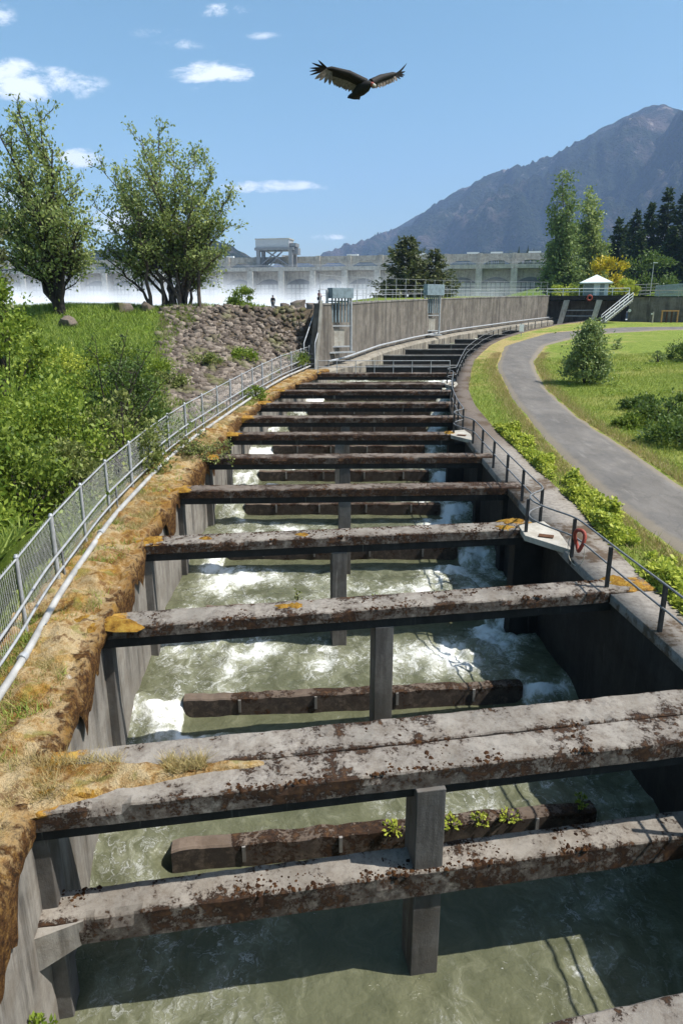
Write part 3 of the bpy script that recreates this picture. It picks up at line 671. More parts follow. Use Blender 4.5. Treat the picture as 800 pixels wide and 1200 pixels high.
# ------------------------------------------------------------------ ground: left verge, bank, lawn, road
FLN = np.array([(-5.9, -2), (-6.0, 5), (-6.15, 8), (-6.45, 11.86), (-6.9, 14.6), (-7.1, 17), (-7.38, 20), (-7.42, 24), (-7.42, 27), (-7.2, 31), (-6.75, 35), (-6.3, 39), (-5.45, 46), (-4.5, 52), (-3.3, 57), (-2.75, 59.5)])
def fx(y): return np.interp(y, FLN[:, 1], FLN[:, 0])
ys = np.arange(1.0, 58.0, .09); nc = 28; V = np.zeros((len(ys), nc, 3)); ed = np.zeros((len(ys), nc))
for j in range(nc):
    u = j / (nc - 1); x0 = lx(ys) + .13 + .06 * fbm(ys * 1.3, 0, 0, 4, 21); x1 = fx(ys) - .5
    xx = x0 * (1 - u) + x1 * u
    near = 1 - sstep(32, 44, ys)
    hgt = .06 + (.13 * near) * (1 - (2 * u - 1) ** 2) + (.05 + .07 * near) * fbm(xx * 2.3, ys * 2.3, 0, 4, 31) + .045 * near * fbm(xx * 8, ys * 8, 0, 3, 37)
    if j == 0: xx = x0 + .0; hgt = -.35 - .75 * np.clip(fbm(ys * .9, 2, 0, 4, 8) + .25, 0, 1) * near
    if j == 1: xx = x0 + .05 + .05 * fbm(ys * 3.1, 1, 0, 3, 9); hgt = -.12 + .10 * fbm(ys * 2.6, 4, 0, 3, 8)
    if j == 2: xx = x0 - .05 + .05 * fbm(ys * 2.1, 6, 0, 3, 9); hgt = .05 + .06 * near + .06 * fbm(ys * 2.9, 8, 0, 3, 8)
    V[:, j] = np.c_[xx, ys, zt(ys) + hgt]; ed[:, j] = [1.0, .8, .62, .5, .36, .25, .12][j] if j < 7 else 0.0
idx = np.arange(len(ys) * nc).reshape(len(ys), nc); f = np.stack([idx[:-1, 1:], idx[:-1, :-1], idx[1:, :-1], idx[1:, 1:]], -1).reshape(-1, 4)
tag(fast_mesh('moss_verge', V.reshape(-1, 3), f, M['moss'], smooth=True, attrs={'edge': ed.ravel()}), kind='structure')
tag(COL.objects['moss_verge'], 'mat of orange moss and dry grass over the left wall top', kind='structure')
# mossy mat spreading on to the left end of the double frame
ys2 = np.linspace(0, 1, 30); xs2 = np.linspace(0, 1, 60); V = np.zeros((60, 30, 3))
Lp = np.array((-4.44, 8.0)); dd_ = np.array((11.59, 1.9)); dd_ /= np.linalg.norm(dd_); nn_ = np.array([-dd_[1], dd_[0]])
for a in range(60):
    for b in range(30):
        s_ = -.9 + xs2[a] * 4.6; wid_ = 1.2 * (1 - sstep(.2, 1.0, xs2[a]) * .82); c_ = 1.12 + (0 if xs2[a] < .3 else 0)
        o_ = .06 + (1.24) * (.5 + (ys2[b] - .5) * (1 - .80 * float(sstep(.12, .8, xs2[a])))) - .1
        p = Lp + dd_ * s_ + nn_ * o_
        e_ = min(1, 4 * min(ys2[b], 1 - ys2[b])) * min(1, (1 - xs2[a]) * 4)
        V[a, b] = (*p, zt(p[1]) + .055 + e_ * (.09 + .06 * float(fbm(p[0] * 3, p[1] * 3, 0, 3, 41))) - .05 * (1 - e_))
idx = np.arange(1800).reshape(60, 30); f = np.stack([idx[:-1, :-1], idx[1:, :-1], idx[1:, 1:], idx[:-1, 1:]], -1).reshape(-1, 4)
tag(fast_mesh('moss_mat', V.reshape(-1, 3), f, M['moss'], smooth=True, attrs={'edge': np.zeros(1800)}), 'thick orange moss mat spreading over the left end of the double beam', 'moss mat')

def seg_dist(x, y, P):
    best = np.full(np.shape(x), 1e9)
    for (ax, ay), (bx, by) in zip(P[:-1], P[1:]):
        dx, dy = bx - ax, by - ay; tq = np.clip(((x - ax) * dx + (y - ay) * dy) / (dx * dx + dy * dy), 0, 1)
        best = np.minimum(best, np.hypot(x - ax - tq * dx, y - ay - tq * dy))
    return best
FOOT = [(-60, 22), (-16, 26), (-8.2, 29), (-7.4, 33), (-6.4, 39), (-5.5, 46), (-4.5, 52), (-3.3, 57), (-2.3, 60)]
LIP = [(-80, 46), (-24, 52), (-13, 56.5), (-7, 60), (-1.0, 63.5)]
def bank_z(x, y):
    x = np.asarray(x, float); y = np.asarray(y, float)
    df = seg_dist(x, y, FOOT); dl = seg_dist(x, y, LIP); w = df / (df + dl + 1e-6)
    lipy = np.interp(x, [p[0] for p in LIP], [p[1] for p in LIP]); footy = np.interp(x, [p[0] for p in FOOT[:4]], [p[1] for p in FOOT[:4]])
    w = np.where(y > lipy, 1, w); w = np.where((y < footy) & (x < -7.3), 0, w)
    zf = zt(np.clip(y, 0, 60)) - 1.1 * (1 - sstep(24, 34, y)) * sstep(.5, 4, fx(y) - x)
    top = 7.35 + .25 * fbm(x * .15, y * .15, 0, 3, 77)
    z = zf * (1 - w) + top * w + .12 * fbm(x * .5, y * .5, 0, 3, 3) * sstep(0, 2, fx(y) - x)
    z = np.where(y > 90, z - (y - 90) * .8, z); return z
ys = np.arange(-2, 98, .8); xr0 = np.where(ys < 59, fx(ys) - .25, np.interp(ys, HWALL[:, 1], HWALL[:, 0]) - .6)
us = np.r_[np.linspace(0, 30, 60), np.linspace(31.5, 75, 20)]
X = xr0[:, None] - us[None]; Y = np.repeat(ys[:, None], len(us), 1); Z = bank_z(X, Y); nx = len(us)
rip = (seg_dist(X, Y, [(-5, 47), (-3, 60), (-8, 59), (-11, 55), (-9, 40)]) < 4)
idx = np.arange(X.size).reshape(X.shape); f = np.stack([idx[:-1, 1:], idx[:-1, :-1], idx[1:, :-1], idx[1:, 1:]], -1).reshape(-1, 4)
lim_ = np.interp(Y, [35, 40, 46, 52, 57], [-9.3, -10.5, -12.0, -13.2, -14]); inr = sstep(-.8, .4, X - lim_) * sstep(33, 36, Y)
dry = .25 * np.clip(fbm(X * .3, Y * .3, 0, 3, 6), -.3, 1) + np.where(Y > 62, .6, 0) * sstep(-12, -8, X) + inr * 1.1
tag(fast_mesh('bank_ground', np.stack([X, Y, Z], -1).reshape(-1, 3), f, M['hill'], smooth=True, attrs={'dry': dry.ravel()}), kind='structure')

# lawn
def front(x): return np.interp(x, [36, 48, 62, 90, 160], [131, 127.5, 123, 117, 104])
RL = np.array([(10.4, -2), (9.75, 8), (9.5, 12), (9.26, 17.4), (9.0, 23.2), (9.43, 31), (10.6, 42.6), (13.22, 59.9), (18.4, 79.7), (28.7, 99), (43, 110.5), (70, 114), (120, 106)])
RR = np.array([(15.2, -2), (13.7, 8), (13.2, 14), (12.75, 20), (12.6, 24.5), (12.9, 30.2), (13.05, 37.1), (14.2, 47.8), (17.4, 63), (23.25, 79.7), (34, 96), (48, 104.5), (70, 107), (120, 99)])
LAWN_RISE = lambda x, y: .04 * np.clip(x - 15, 0, 60) * sstep(10, 30, y) * (1 - sstep(75, 95, y)) + .05 * fbm(x * .4, y * .4, 0, 3, 12)
ys = np.r_[np.arange(-2, 60, .6), np.arange(60, 131, 1.2)]; us = np.r_[np.linspace(0, 12, 50), np.linspace(12.6, 40, 40), np.linspace(42, 140, 30)]
x0 = rx(ys) + np.interp(ys, [0, 14, 22, 30, 37, 48, 60, 130], [1.0, 1.05, 1.75, 1.8, 1.7, 1.1, .9, .9]) - .12
X = x0[:, None] + us[None]; Y = np.repeat(ys[:, None], len(us), 1)
droad = np.minimum(seg_dist(X, Y, RL), seg_dist(X, Y, RR))
RLs = smooth_line(RL, .8, 6); RRs = smooth_line(RR, .8, 6)
roadmid = resample(np.c_[RL], .5)
Z = zt(Y) - .03 + LAWN_RISE(X, Y) * sstep(.2, 4, seg_dist(X, Y, RR)) * (X > np.interp(Y, RR[:, 1][:11], RR[:, 0][:11]) - .3)
dry = np.exp(-droad / .55) * .55 + np.exp(-((X - x0[:, None]) / 1.5)) * .35 * sstep(34, 44, Y) + .2 * fbm(X * .6, Y * .6, 0, 3, 5) + .25 * sstep(36, 60, Y) * (X < np.interp(Y, RL[:11, 1], RL[:11, 0]))
idx = np.arange(X.size).reshape(X.shape); f = np.stack([idx[:-1, :-1], idx[:-1, 1:], idx[1:, 1:], idx[1:, :-1]], -1).reshape(-1, 4)
cx, cy = X.ravel()[f].mean(1), Y.ravel()[f].mean(1); f = f[(cy < front(cx) + .3)]
tag(fast_mesh('lawn', np.stack([X, Y, Z], -1).reshape(-1, 3), f, M['lawn'], smooth=True, attrs={'dry': dry.ravel()}), kind='structure')
a_, b_ = resample(RL, .5), resample(RR, .5); n_ = 420
rl = smooth_line(RL, .25, 30); rr_ = smooth_line(RR, .25, 30)
tq = np.linspace(0, 1, n_); rl = np.stack([np.interp(tq, np.linspace(0, 1, len(rl)), rl[:, k]) for k in (0, 1)], 1); rr_ = np.stack([np.interp(tq, np.linspace(0, 1, len(rr_)), rr_[:, k]) for k in (0, 1)], 1)
nc = 9; V = np.zeros((n_, nc, 3)); ed = np.zeros((n_, nc))
for j in range(nc):
    u = j / (nc - 1); P = rl * (1 - u) + rr_ * u; wob = .10 * fbm(P[:, 1] * .8, j, 0, 3, 4) * (abs(u - .5) > .45)
    V[:, j] = np.c_[P[:, 0] + wob, P[:, 1], zt(P[:, 1]) + .03 + .05 * (1 - (2 * u - 1) ** 2)]; ed[:, j] = 1 if j in (0, nc - 1) else (.45 if j in (1, nc - 2) else 0)
V[:, 0, 2] -= .1; V[:, -1, 2] -= .1
idx = np.arange(n_ * nc).reshape(n_, nc); f = np.stack([idx[:-1, :-1], idx[:-1, 1:], idx[1:, 1:], idx[1:, :-1]], -1).reshape(-1, 4)
tag(fast_mesh('road', V.reshape(-1, 3), f, M['asphalt'], smooth=True, attrs={'edge': ed.ravel()}), kind='structure')

# terraces behind the walls, river, distant ground
ys = np.arange(64, 132, 2.0); hx = np.interp(ys, HWALL[:, 1], HWALL[:, 0]) - .5; hzt = np.interp(ys, [58, 63, 99, 131], [7.7, 7.75, 8.85, 9.9]) - .05
xl_ = np.minimum(np.interp(ys, [64, 80, 132], [-2, -1, 4]), hx - 1.5)
V = np.array([[(x * (1 - u) + x2 * u, y, z - (.0 if u > .1 else 3)) for u in (0, .12, .5, 1)] for x, x2, y, z in zip(xl_, hx, ys, hzt)]); idx = np.arange(len(ys) * 4).reshape(-1, 4)
f = np.stack([idx[:-1, :-1], idx[:-1, 1:], idx[1:, 1:], idx[1:, :-1]], -1).reshape(-1, 4)
tag(fast_mesh('terrace_ground', V.reshape(-1, 3), f, M['lawn'], smooth=True, attrs={'dry': np.full(V.shape[0] * 4, .2)}), kind='structure')
xs = np.arange(2, 262, 4.0); vs = np.linspace(0, 1, 70); Xs, Vs = np.meshgrid(xs, vs, indexing='ij')
Yf = np.where(Xs < 38, 131.5, front(Xs) + .5); Y = Yf + (420 - Yf) * Vs ** 1.6
def terr_z(x, y): return 9.75 + .16 * np.clip(x - 64, 0, 40) * sstep(118, 150, y) + .10 * np.clip(x - 70, 0, 200) * sstep(150, 230, y) + .3 * fbm(x * .05, y * .05, 0, 3, 5) * sstep(135, 160, y)
Z = terr_z(Xs, Y); Z = np.where(Xs < np.interp(Y, [131, 200, 420], [4, 14, 60]), -2, Z)
idx = np.arange(Xs.size).reshape(Xs.shape); f = np.stack([idx[:-1, :-1], idx[1:, :-1], idx[1:, 1:], idx[:-1, 1:]], -1).reshape(-1, 4)
tag(fast_mesh('upland_ground', np.stack([Xs, Y, Z], -1).reshape(-1, 3), f, M['hill'], smooth=True, attrs={'dry': np.full(Xs.size, .1)}), kind='structure')
tag(fast_mesh('river', [(-900, 92, 2.5), (260, 92, 2.5), (260, 460, 2.5), (-900, 460, 2.5)], [(0, 1, 2, 3)], M['river']), kind='structure')
tag(fast_mesh('ground', [(-2400, -40, -8), (4300, -40, -8), (4300, 7800, -8), (-2400, 7800, -8)], [(0, 1, 2, 3)], M['hill'], attrs={'dry': np.zeros(4)}), kind='structure')

# ------------------------------------------------------------------ mountain and hills
SKY = np.array([(-200, 352), (60, 352), (200, 340), (340, 310), (372, 300), (400, 291), (440, 276), (470, 263), (500, 247), (540, 222), (580, 206), (620, 193), (650, 178), (680, 162), (710, 145), (740, 130), (770, 118), (800, 127), (850, 160), (950, 190), (1100, 200)])
tanh_ = lambda py: (HZ - py) / F
def elev(px):
    py = np.interp(px, SKY[:, 0], SKY[:, 1]); r0 = np.stack([(px - 400) / F, cP + (600 - py) / F * sP, -sP + (600 - py) / F * cP], -1)
    return r0[..., 2] / r0[..., 1], r0[..., 0] / r0[..., 1]
pxs = np.linspace(330, 1050, 260); tz, tx = elev(pxs)
Yr = np.interp(pxs, [300, 400, 600, 770, 1050], [6400, 5800, 4700, 4000, 4000]); q = np.linspace(.28, 1.45, 150)
Y = Yr[:, None] * q[None]; X = tx[:, None] * Yr[:, None] * (1 + 0 * q[None]) * (.55 + .45 * q[None]); 
g = np.where(q < 1, sstep(.25, 1.0, q) * .55 + .45 * np.clip((q - .28) / .72, 0, 1) ** 1.6, 1 - (q - 1) * 1.1)[None]
ridge = np.abs(fbm(X * .0016, Y * .0011, 0, 6, 15)); rn = fbm(X * .004, Y * .004, 0, 4, 44)
Z = (tz * Yr)[:, None] * g * (1 + .0 * X) + (np.clip(1 - np.abs(q - 1)[None] * 1.0, 0, 1) * 0 + np.clip(1 - g, 0, 1) * np.clip(g, 0, 1) * 4) * (tz * Yr)[:, None] * (.18 - .56 * ridge) * sstep(1.0, .8, g) + rn * 14 + 7 * vnoise(X * .03, Y * .03, 0, 3)
idx = np.arange(X.size).reshape(X.shape); f = np.stack([idx[:-1, :-1], idx[1:, :-1], idx[1:, 1:], idx[:-1, 1:]], -1).reshape(-1, 4)
tag(fast_mesh('mountain', np.stack([X, Y, np.maximum(Z, -5)], -1).reshape(-1, 3), f, M['mount'], smooth=True), kind='structure')
def low_hill(name, prof, Yd, depth, seed):
    prof = np.array(prof, float); px = np.linspace(prof[0, 0], prof[-1, 0], 220); py = np.interp(px, prof[:, 0], prof[:, 1])
    zz = H + np.array([ray(a, b)[2] / ray(a, b)[1] for a, b in zip(px, py)]) * Yd; xx = (px - 400) / F * Yd * 1.07; qq = np.linspace(-1, 1, 30)
    X = np.repeat(xx[:, None], 30, 1); Yy = Yd + qq[None] * depth + 0 * X
    Z = zz[:, None] * (1 - np.abs(qq[None]) ** 1.7) + 5 * vnoise(X * .12, Yy * .12, 0, seed) * (1 - qq[None] ** 2) - 3
    idx = np.arange(X.size).reshape(X.shape); f = np.stack([idx[:-1, :-1], idx[1:, :-1], idx[1:, 1:], idx[:-1, 1:]], -1).reshape(-1, 4)
    tag(fast_mesh(name, np.stack([X, Yy, Z], -1).reshape(-1, 3), f, M['mount'], smooth=False), kind='structure')
    return xx, zz
low_hill('hill', [(-260, 300), (-100, 290), (0, 296), (60, 300), (120, 296), (190, 290), (240, 283), (268, 281), (285, 285), (300, 296), (330, 312), (360, 325)], 1500, 350, 3)
low_hill('ridge', [(380, 330), (420, 306), (450, 296), (480, 290), (510, 298), (540, 296), (580, 293), (640, 288), (700, 280), (800, 262), (1000, 240)], 2300, 500, 8)

# distant conifer wood (one mass)
def cones(n, xr, yr, zfun, h, seed, name, label):
    r_ = np.random.default_rng(seed); x = r_.uniform(*xr, n); y = r_.uniform(*yr, n); z = zfun(x, y); hh = r_.uniform(h[0], h[1], n); rad = hh * r_.uniform(.13, .19, n)
    V = []; 
    k = 7; lv = 5; P = []
    a = np.linspace(0, 2 * np.pi, k, endpoint=False)
    for l in range(lv):
        f0 = l / lv; rr0 = rad * (1 - f0) * 1.05; z0 = z + hh * (f0 * .95 + .02); z1 = z + hh * min(1, f0 + 1.7 / lv)
        for j in range(k):
            jit = r_.uniform(.7, 1.25, n); jit2 = r_.uniform(.7, 1.25, n)
            A = np.stack([x + rr0 * jit * np.cos(a[j]), y + rr0 * jit * np.sin(a[j]), z0 - hh * .03 * r_.uniform(0, 1, n)], -1)
            B = np.stack([x + rr0 * jit2 * np.cos(a[j] + .9), y + rr0 * jit2 * np.sin(a[j] + .9), z0], -1); C = np.stack([x, y, z1], -1)
            V.append(np.stack([A, B, C], 1))
    V = np.concatenate(V).reshape(-1, 3); f = np.arange(len(V)).reshape(-1, 3)
    return tag(fast_mesh(name, V, f, M['forest_far']), label, kind='stuff')
cones(700, (95, 560), (430, 760), lambda x, y: 8 + .10 * np.clip(x - 60, 0, 600) + .02 * (y - 430), (18, 34), 4, 'forest', 'dark conifer wood filling the valley floor behind the firs')

# ------------------------------------------------------------------ vegetation
def leaf_quads(C, size, r_, updir=.3, elong=1.7, d=None, jit=.5):
    n = len(C); 
    if d is None: d = r_.normal(size=(n, 3))
    else: d = d + r_.normal(size=(n, 3)) * jit
    d /= np.linalg.norm(d, axis=1)[:, None] + 1e-9
    nn = r_.normal(size=(n, 3)); nn[:, 2] += updir * 3; s_ = np.cross(d, nn); s_ /= np.linalg.norm(s_, axis=1)[:, None] + 1e-9
    L = (size * r_.uniform(.6, 1.35, n))[:, None]; W = L / elong / 1.0
    V = np.stack([C, C + d * L * .5 + s_ * W * .5, C + d * L, C + d * L * .5 - s_ * W * .5], 1)
    return V.reshape(-1, 3), np.arange(n * 4).reshape(n, 4)
def twig(p, d, L, r_, n=5, up=.15, wob=.18):
    pts = [np.array(p, float)]; d = np.array(d, float); d /= np.linalg.norm(d)
    for i in range(n):
        d = d + r_.normal(size=3) * wob + np.array([0, 0, up]); d /= np.linalg.norm(d); pts.append(pts[-1] + d * L / n)
    return pts
def tree(name, label, cat, base, tips, r0, side_len, nside, leaf, nleaf, mat, bark, seed, group=None, start=.3, up=.25, sub=3, spread=.25, side_up=.45, bow=.5, taper=.6, droop=0.0):
    r_ = np.random.default_rng(seed); base = np.array(base, float); t = thing(name, base, label, cat, group); wood = MB(); LP = []; LD = []
    for ti, tip in enumerate(tips):
        tip = np.array(tip, float); b = base + np.array([r_.normal() * spread, r_.normal() * spread, 0]) * (len(tips) > 1); h = tip - b
        n = 9; pts = []
        for i in range(n):
            f = i / (n - 1); hor = f ** (1 + bow); p = b + np.array([h[0] * hor, h[1] * hor, h[2] * f]); p[:2] += r_.normal(size=2) * .02 * np.linalg.norm(h) * math.sin(math.pi * f); pts.append(p)
        pts = np.array(pts); rs = [r0 * (1 - .88 * i / (n - 1)) for i in range(n)]; wood.tube(pts, rs, 6)
        hl = np.linalg.norm(h)
        for j in range(nside):
            f = start + (1 - start) * ((j + r_.uniform(0, 1)) / nside); i0 = min(int(f * (n - 1)), n - 2); ff = f * (n - 1) - i0; p = pts[i0] * (1 - ff) + pts[i0 + 1] * ff
            a = r_.uniform(0, 2 * math.pi); d = np.array([math.cos(a), math.sin(a), side_up + r_.normal() * .2]); L = side_len * (1 - taper * (f - start) / (1 - start)) * r_.uniform(.55, 1.2)
            tw = twig(p, d, L, r_, 5, up * .5 - droop); wood.tube(tw, [r0 * .22 * (1 - .8 * q_ / 5) * (1 - .5 * f) + .006 for q_ in range(6)], 4, cap=False)
            subs = [tw[1:]]
            for s_ in range(sub):
                q_ = r_.integers(1, 5); dv = tw[q_ + 1] - tw[q_]; dv = dv / np.linalg.norm(dv) + r_.normal(size=3) * .75; st = twig(tw[q_], dv, L * r_.uniform(.3, .6), r_, 3, up - droop * 1.5); subs.append(st)
                wood.tube(st, [.015 + r0 * .03, .012, .009, .006], 3, cap=False)
            tot = sum(np.linalg.norm(np.array(s_[-1]) - np.array(s_[0])) for s_ in subs)
            for s_ in subs:
                m_ = max(3, int(nleaf * np.linalg.norm(np.array(s_[-1]) - np.array(s_[0])))); s_ = np.array(s_); u = r_.uniform(0, 1, m_) ** .8 * (len(s_) - 1.001); i_ = u.astype(int); fr = (u - i_)[:, None]
                c = s_[i_] * (1 - fr) + s_[i_ + 1] * fr; LP.append(c + r_.normal(size=c.shape) * leaf * .75); LD.append((s_[i_ + 1] - s_[i_]) / (np.linalg.norm(s_[i_ + 1] - s_[i_], axis=1)[:, None] + 1e-9))
    LP = np.concatenate(LP); LD = np.concatenate(LD); V, f = leaf_quads(LP, leaf, r_, .35, 1.6, LD, .9)
    fast_mesh('crown', V, f, mat, t); wood.build('trunk', bark, t)
    return t
def shrub(name, label, cat, base, rad, hgt, leaf, n, mat, seed, group=None, bark=None, stems=9, lump=.5, sx=1.0, low=-.05, cone=0.0):
    r_ = np.random.default_rng(seed); base = np.array(base, float); t = thing(name, base, label, cat, group); wood = MB()
    nc = max(14, int(n / 160)); a = r_.uniform(0, 2 * math.pi, nc); e = np.arcsin(r_.uniform(low, 1, nc)); rr = r_.uniform(.55, 1.0, nc) ** .6
    C = np.stack([rad * sx * rr * np.cos(a) * np.cos(e), rad * rr * np.sin(a) * np.cos(e), hgt * (.12 + .88 * rr * np.maximum(np.sin(e), 0))], -1)
    C[:, :2] *= (1 - cone * C[:, 2:] / hgt); C += r_.normal(size=C.shape) * rad * .07
    k = r_.integers(0, nc, n); sg = rad * .135 * (lump + .5) * r_.uniform(.5, 1.25, nc)
    P = C[k] + r_.normal(size=(n, 3)) * sg[k][:, None] * np.array([1, 1, .8]); m_ = r_.random(n) < .06
    P[m_] = np.stack([r_.normal(size=m_.sum()) * rad * .45, r_.normal(size=m_.sum()) * rad * .45, r_.uniform(.1, .85, m_.sum()) * hgt], -1)
    P[:, 2] = np.abs(P[:, 2]); out = P * np.array([1, 1, .8]) + np.array([0, 0, .5 * hgt]) ; V, f = leaf_quads(P + base, leaf, r_, .4, 1.7, out / (np.linalg.norm(out, axis=1)[:, None] + 1e-9), .8)
    fast_mesh('crown', V, f, mat, t)
    for c in C[:: max(1, nc // stems)]:
        wood.tube([base - np.array([0, 0, .1]), base + c * np.array([.35, .35, .55]), base + c * .95], [.02 + rad * .02, .015 + rad * .01, .008], 5)
    wood.build('stem', bark or M['bark_dark'], t)
    return t
def conifer(name, label, base, h, rad, mat, seed, group=None, nlev=26, dens=1.0, low=.06, droop=.25, leaf=.55, power=.85):
    r_ = np.random.default_rng(seed); base = np.array(base, float); t = thing(name, base, label, 'tree', group); wood = MB()
    wood.tube([base - np.array([0, 0, .2]), base + np.array([.02 * h * r_.normal(), 0, h * .5]), base + np.array([0, 0, h])], [h * .018, h * .011, .03], 7); P = []; D = []
    for l in range(nlev):
        f = low + (1 - low) * (l + r_.uniform(-.3, .3)) / nlev; z = h * min(max(f, low), .995); RR_ = rad * (1 - f) ** power * r_.uniform(.72, 1.15) + .12
        nb = int((7 + 6 * (1 - f)) * (1 if r_.random() > .1 else .6))
        for b in range(nb):
            a = r_.uniform(0, 2 * math.pi); L = RR_ * r_.uniform(.55, 1.15); d = np.array([math.cos(a), math.sin(a), .25 - droop * 2 * (1 - f)]); p0 = base + np.array([0, 0, z])
            p1 = p0 + np.array([d[0] * L, d[1] * L, d[2] * L * .6]); p1[2] += .12 * L
            m_ = int((4 + 15 * L * dens)); u = r_.uniform(.15, 1, m_)[:, None]; c = p0 + (p1 - p0) * u; c[:, 2] -= (u[:, 0] * (1 - u[:, 0])) * L * .3
            c += r_.normal(size=c.shape) * np.array([.16, .16, .10]) * (leaf / .5) * (.4 + .6 * L / (rad + .1)); P.append(c); D.append(np.repeat((d + np.array([0, 0, -.25]))[None], m_, 0))
            if L > .5: wood.tube([p0, p0 + (p1 - p0) * .9], [.05, .015], 3, cap=False)
    P = np.concatenate(P); D = np.concatenate(D); V, f = leaf_quads(P, leaf, r_, .5, 2.3, D, .55); fast_mesh('crown', V, f, mat, t); wood.build('trunk', M['bark_dark'], t); return t
def P3(px, py, Y): return aty(px, py, Y)

# two big trees on the left crest
bz = lambda x, y: float(bank_z(x, y))
b = P3(203, 361, 58); b[2] = bz(b[0], b[1]) - .1
tree('cottonwood_tree', 'tall feathery green tree with several slim trunks, beside the mist', 'tree', b,
     [P3(116, 195, 59), P3(150, 205, 56), P3(163, 160, 58), P3(186, 154, 60), P3(204, 180, 57), P3(221, 180, 61), P3(252, 196, 58), P3(262, 245, 59), P3(135, 270, 56), P3(245, 300, 60), P3(120, 300, 58), P3(160, 260, 61), P3(225, 235, 55), P3(108, 240, 58), P3(268, 265, 58), P3(172, 200, 55), P3(272, 225, 58), P3(100, 275, 58), P3(255, 300, 57), P3(140, 215, 60)],
     .17, 3.5, 22, .24, 11, M['leaf_cotton'], M['bark'], 11, start=.32, up=.3, sub=4, spread=.9, side_up=.55, bow=.7)
b = P3(70, 362, 52); b[2] = bz(b[0], b[1]) - .1
tree('cottonwood_tree', 'tall leafy tree with one forked dark trunk at the far left of the crest', 'tree', b,
     [P3(22, 128, 52), P3(48, 135, 54), P3(62, 175, 51), P3(85, 225, 53), P3(-5, 150, 50), P3(20, 200, 50), P3(-40, 190, 52), P3(96, 300, 52), P3(40, 240, 49), P3(5, 270, 50), P3(-60, 260, 52), P3(70, 265, 55), P3(30, 300, 53), P3(95, 265, 50), P3(-20, 240, 55)],
     .24, 3.5, 20, .24, 10.5, M['leaf_cotton'], M['bark_dark'], 12, start=.4, up=.25, sub=4, spread=.15, side_up=.5, bow=.6)
b = P3(-12, 400, 31); b[2] = bz(b[0], b[1])
tree('broadleaf_tree', 'olive brown tree leaning in from the left edge beneath the big forked tree', 'tree', b, [P3(-8, 205, 32), P3(-25, 240, 31), P3(-2, 270, 32), P3(-30, 190, 33)], .14, 1.3, 16, .20, 20, M['needle_olive'], M['bark_dark'], 13, start=.3)
shrub('leafy_bush', 'round light green bush at the left edge below the forked tree', 'bush', (*P3(2, 410, 30)[:2], bz(*P3(2, 410, 30)[:2])), 2.1, 7.3, .18, 11000, M['leaf_bright'], 14)
shrub('round_bush', 'small round green bush on the rocky crest beside the standing person', 'bush', (*P3(283, 360, 78)[:2], 7.25), 1.55, 2.5, .22, 3000, M['leaf_bright'], 15, lump=.7)
# shrubs along the fence on the left
SH = [(-10.3, 13.5, 2.3, 3.5, 'shrub', 'dense dark green shrub behind the fence at the bottom left', 'leaf_shrub'), (-11.8, 18.0, 2.7, 4.4, 'shrub', 'tall dense shrub behind the fence, second from the bottom left', 'leaf_bright'),
      (-9.7, 20.0, 1.7, 2.9, 'shrub', 'low dense shrub pressed against the fence mesh', 'leaf_shrub'), (-12.6, 22.8, 3.0, 4.3, 'shrub', 'broad light green shrub at the left, under the bright bush', 'leaf_bright'),
      (-9.9, 24.5, 2.0, 3.5, 'shrub', 'sprawling shrub with dark bare limbs behind the fence', 'leaf_bright'), (-11.6, 28.0, 2.2, 3.2, 'shrub', 'mid green shrub at the foot of the grassy hill', 'leaf_bright'),
      (-9.4, 29.0, 1.8, 3.3, 'shrub', 'dark arching shrub with shaded branches near the rocks', 'leaf_shade'), (-8.3, 25.6, 1.4, 2.9, 'shrub', 'pale yellow green shrub leaning over the fence', 'leaf_pale'),
      (-15.5, 25.5, 2.8, 3.7, 'shrub', 'rounded shrub at the left edge, partly below the round light green bush', 'leaf_shrub'), (-8.9, 31.8, 1.3, 1.9, 'shrub', 'small pale shrub at the edge of the stone slope by the fence', 'leaf_pale'),
      (-8.6, 9.6, 1.3, 1.7, 'shrub', 'small leafy shrub outside the fence at the bottom left corner', 'leaf_shrub'), (-8.8, 12.6, 1.2, 2.0, 'shrub', 'leafy shrub touching the outside of the fence near the bottom left', 'leaf_bright'), (-9.0, 15.8, 1.35, 2.3, 'shrub', 'yellow green shrub close outside the fence, above the bottom left one', 'leaf_bright'), (-9.1, 22.3, 1.3, 2.1, 'shrub', 'small leafy shrub outside the fence beside the sprawling one', 'leaf_pale'), (-14.0, 16.0, 2.6, 4.4, 'shrub', 'shaded tall shrub at the left edge behind the nearest shrubs', 'leaf_shade')]
for i, (x, y, r1, h1, nm, lb, mt) in enumerate(SH):
    h1 *= 1.3 if x < -9.3 else 1.1; r1 *= 1.08
    shrub(nm, lb, 'shrub', (x, y, bz(x, y) - .1), r1, h1, .155, int(5600 * (r1 / 2) ** 1.5), M[mt], 100 + i, 'shrubs behind the left fence', stems=12, lump=.65)
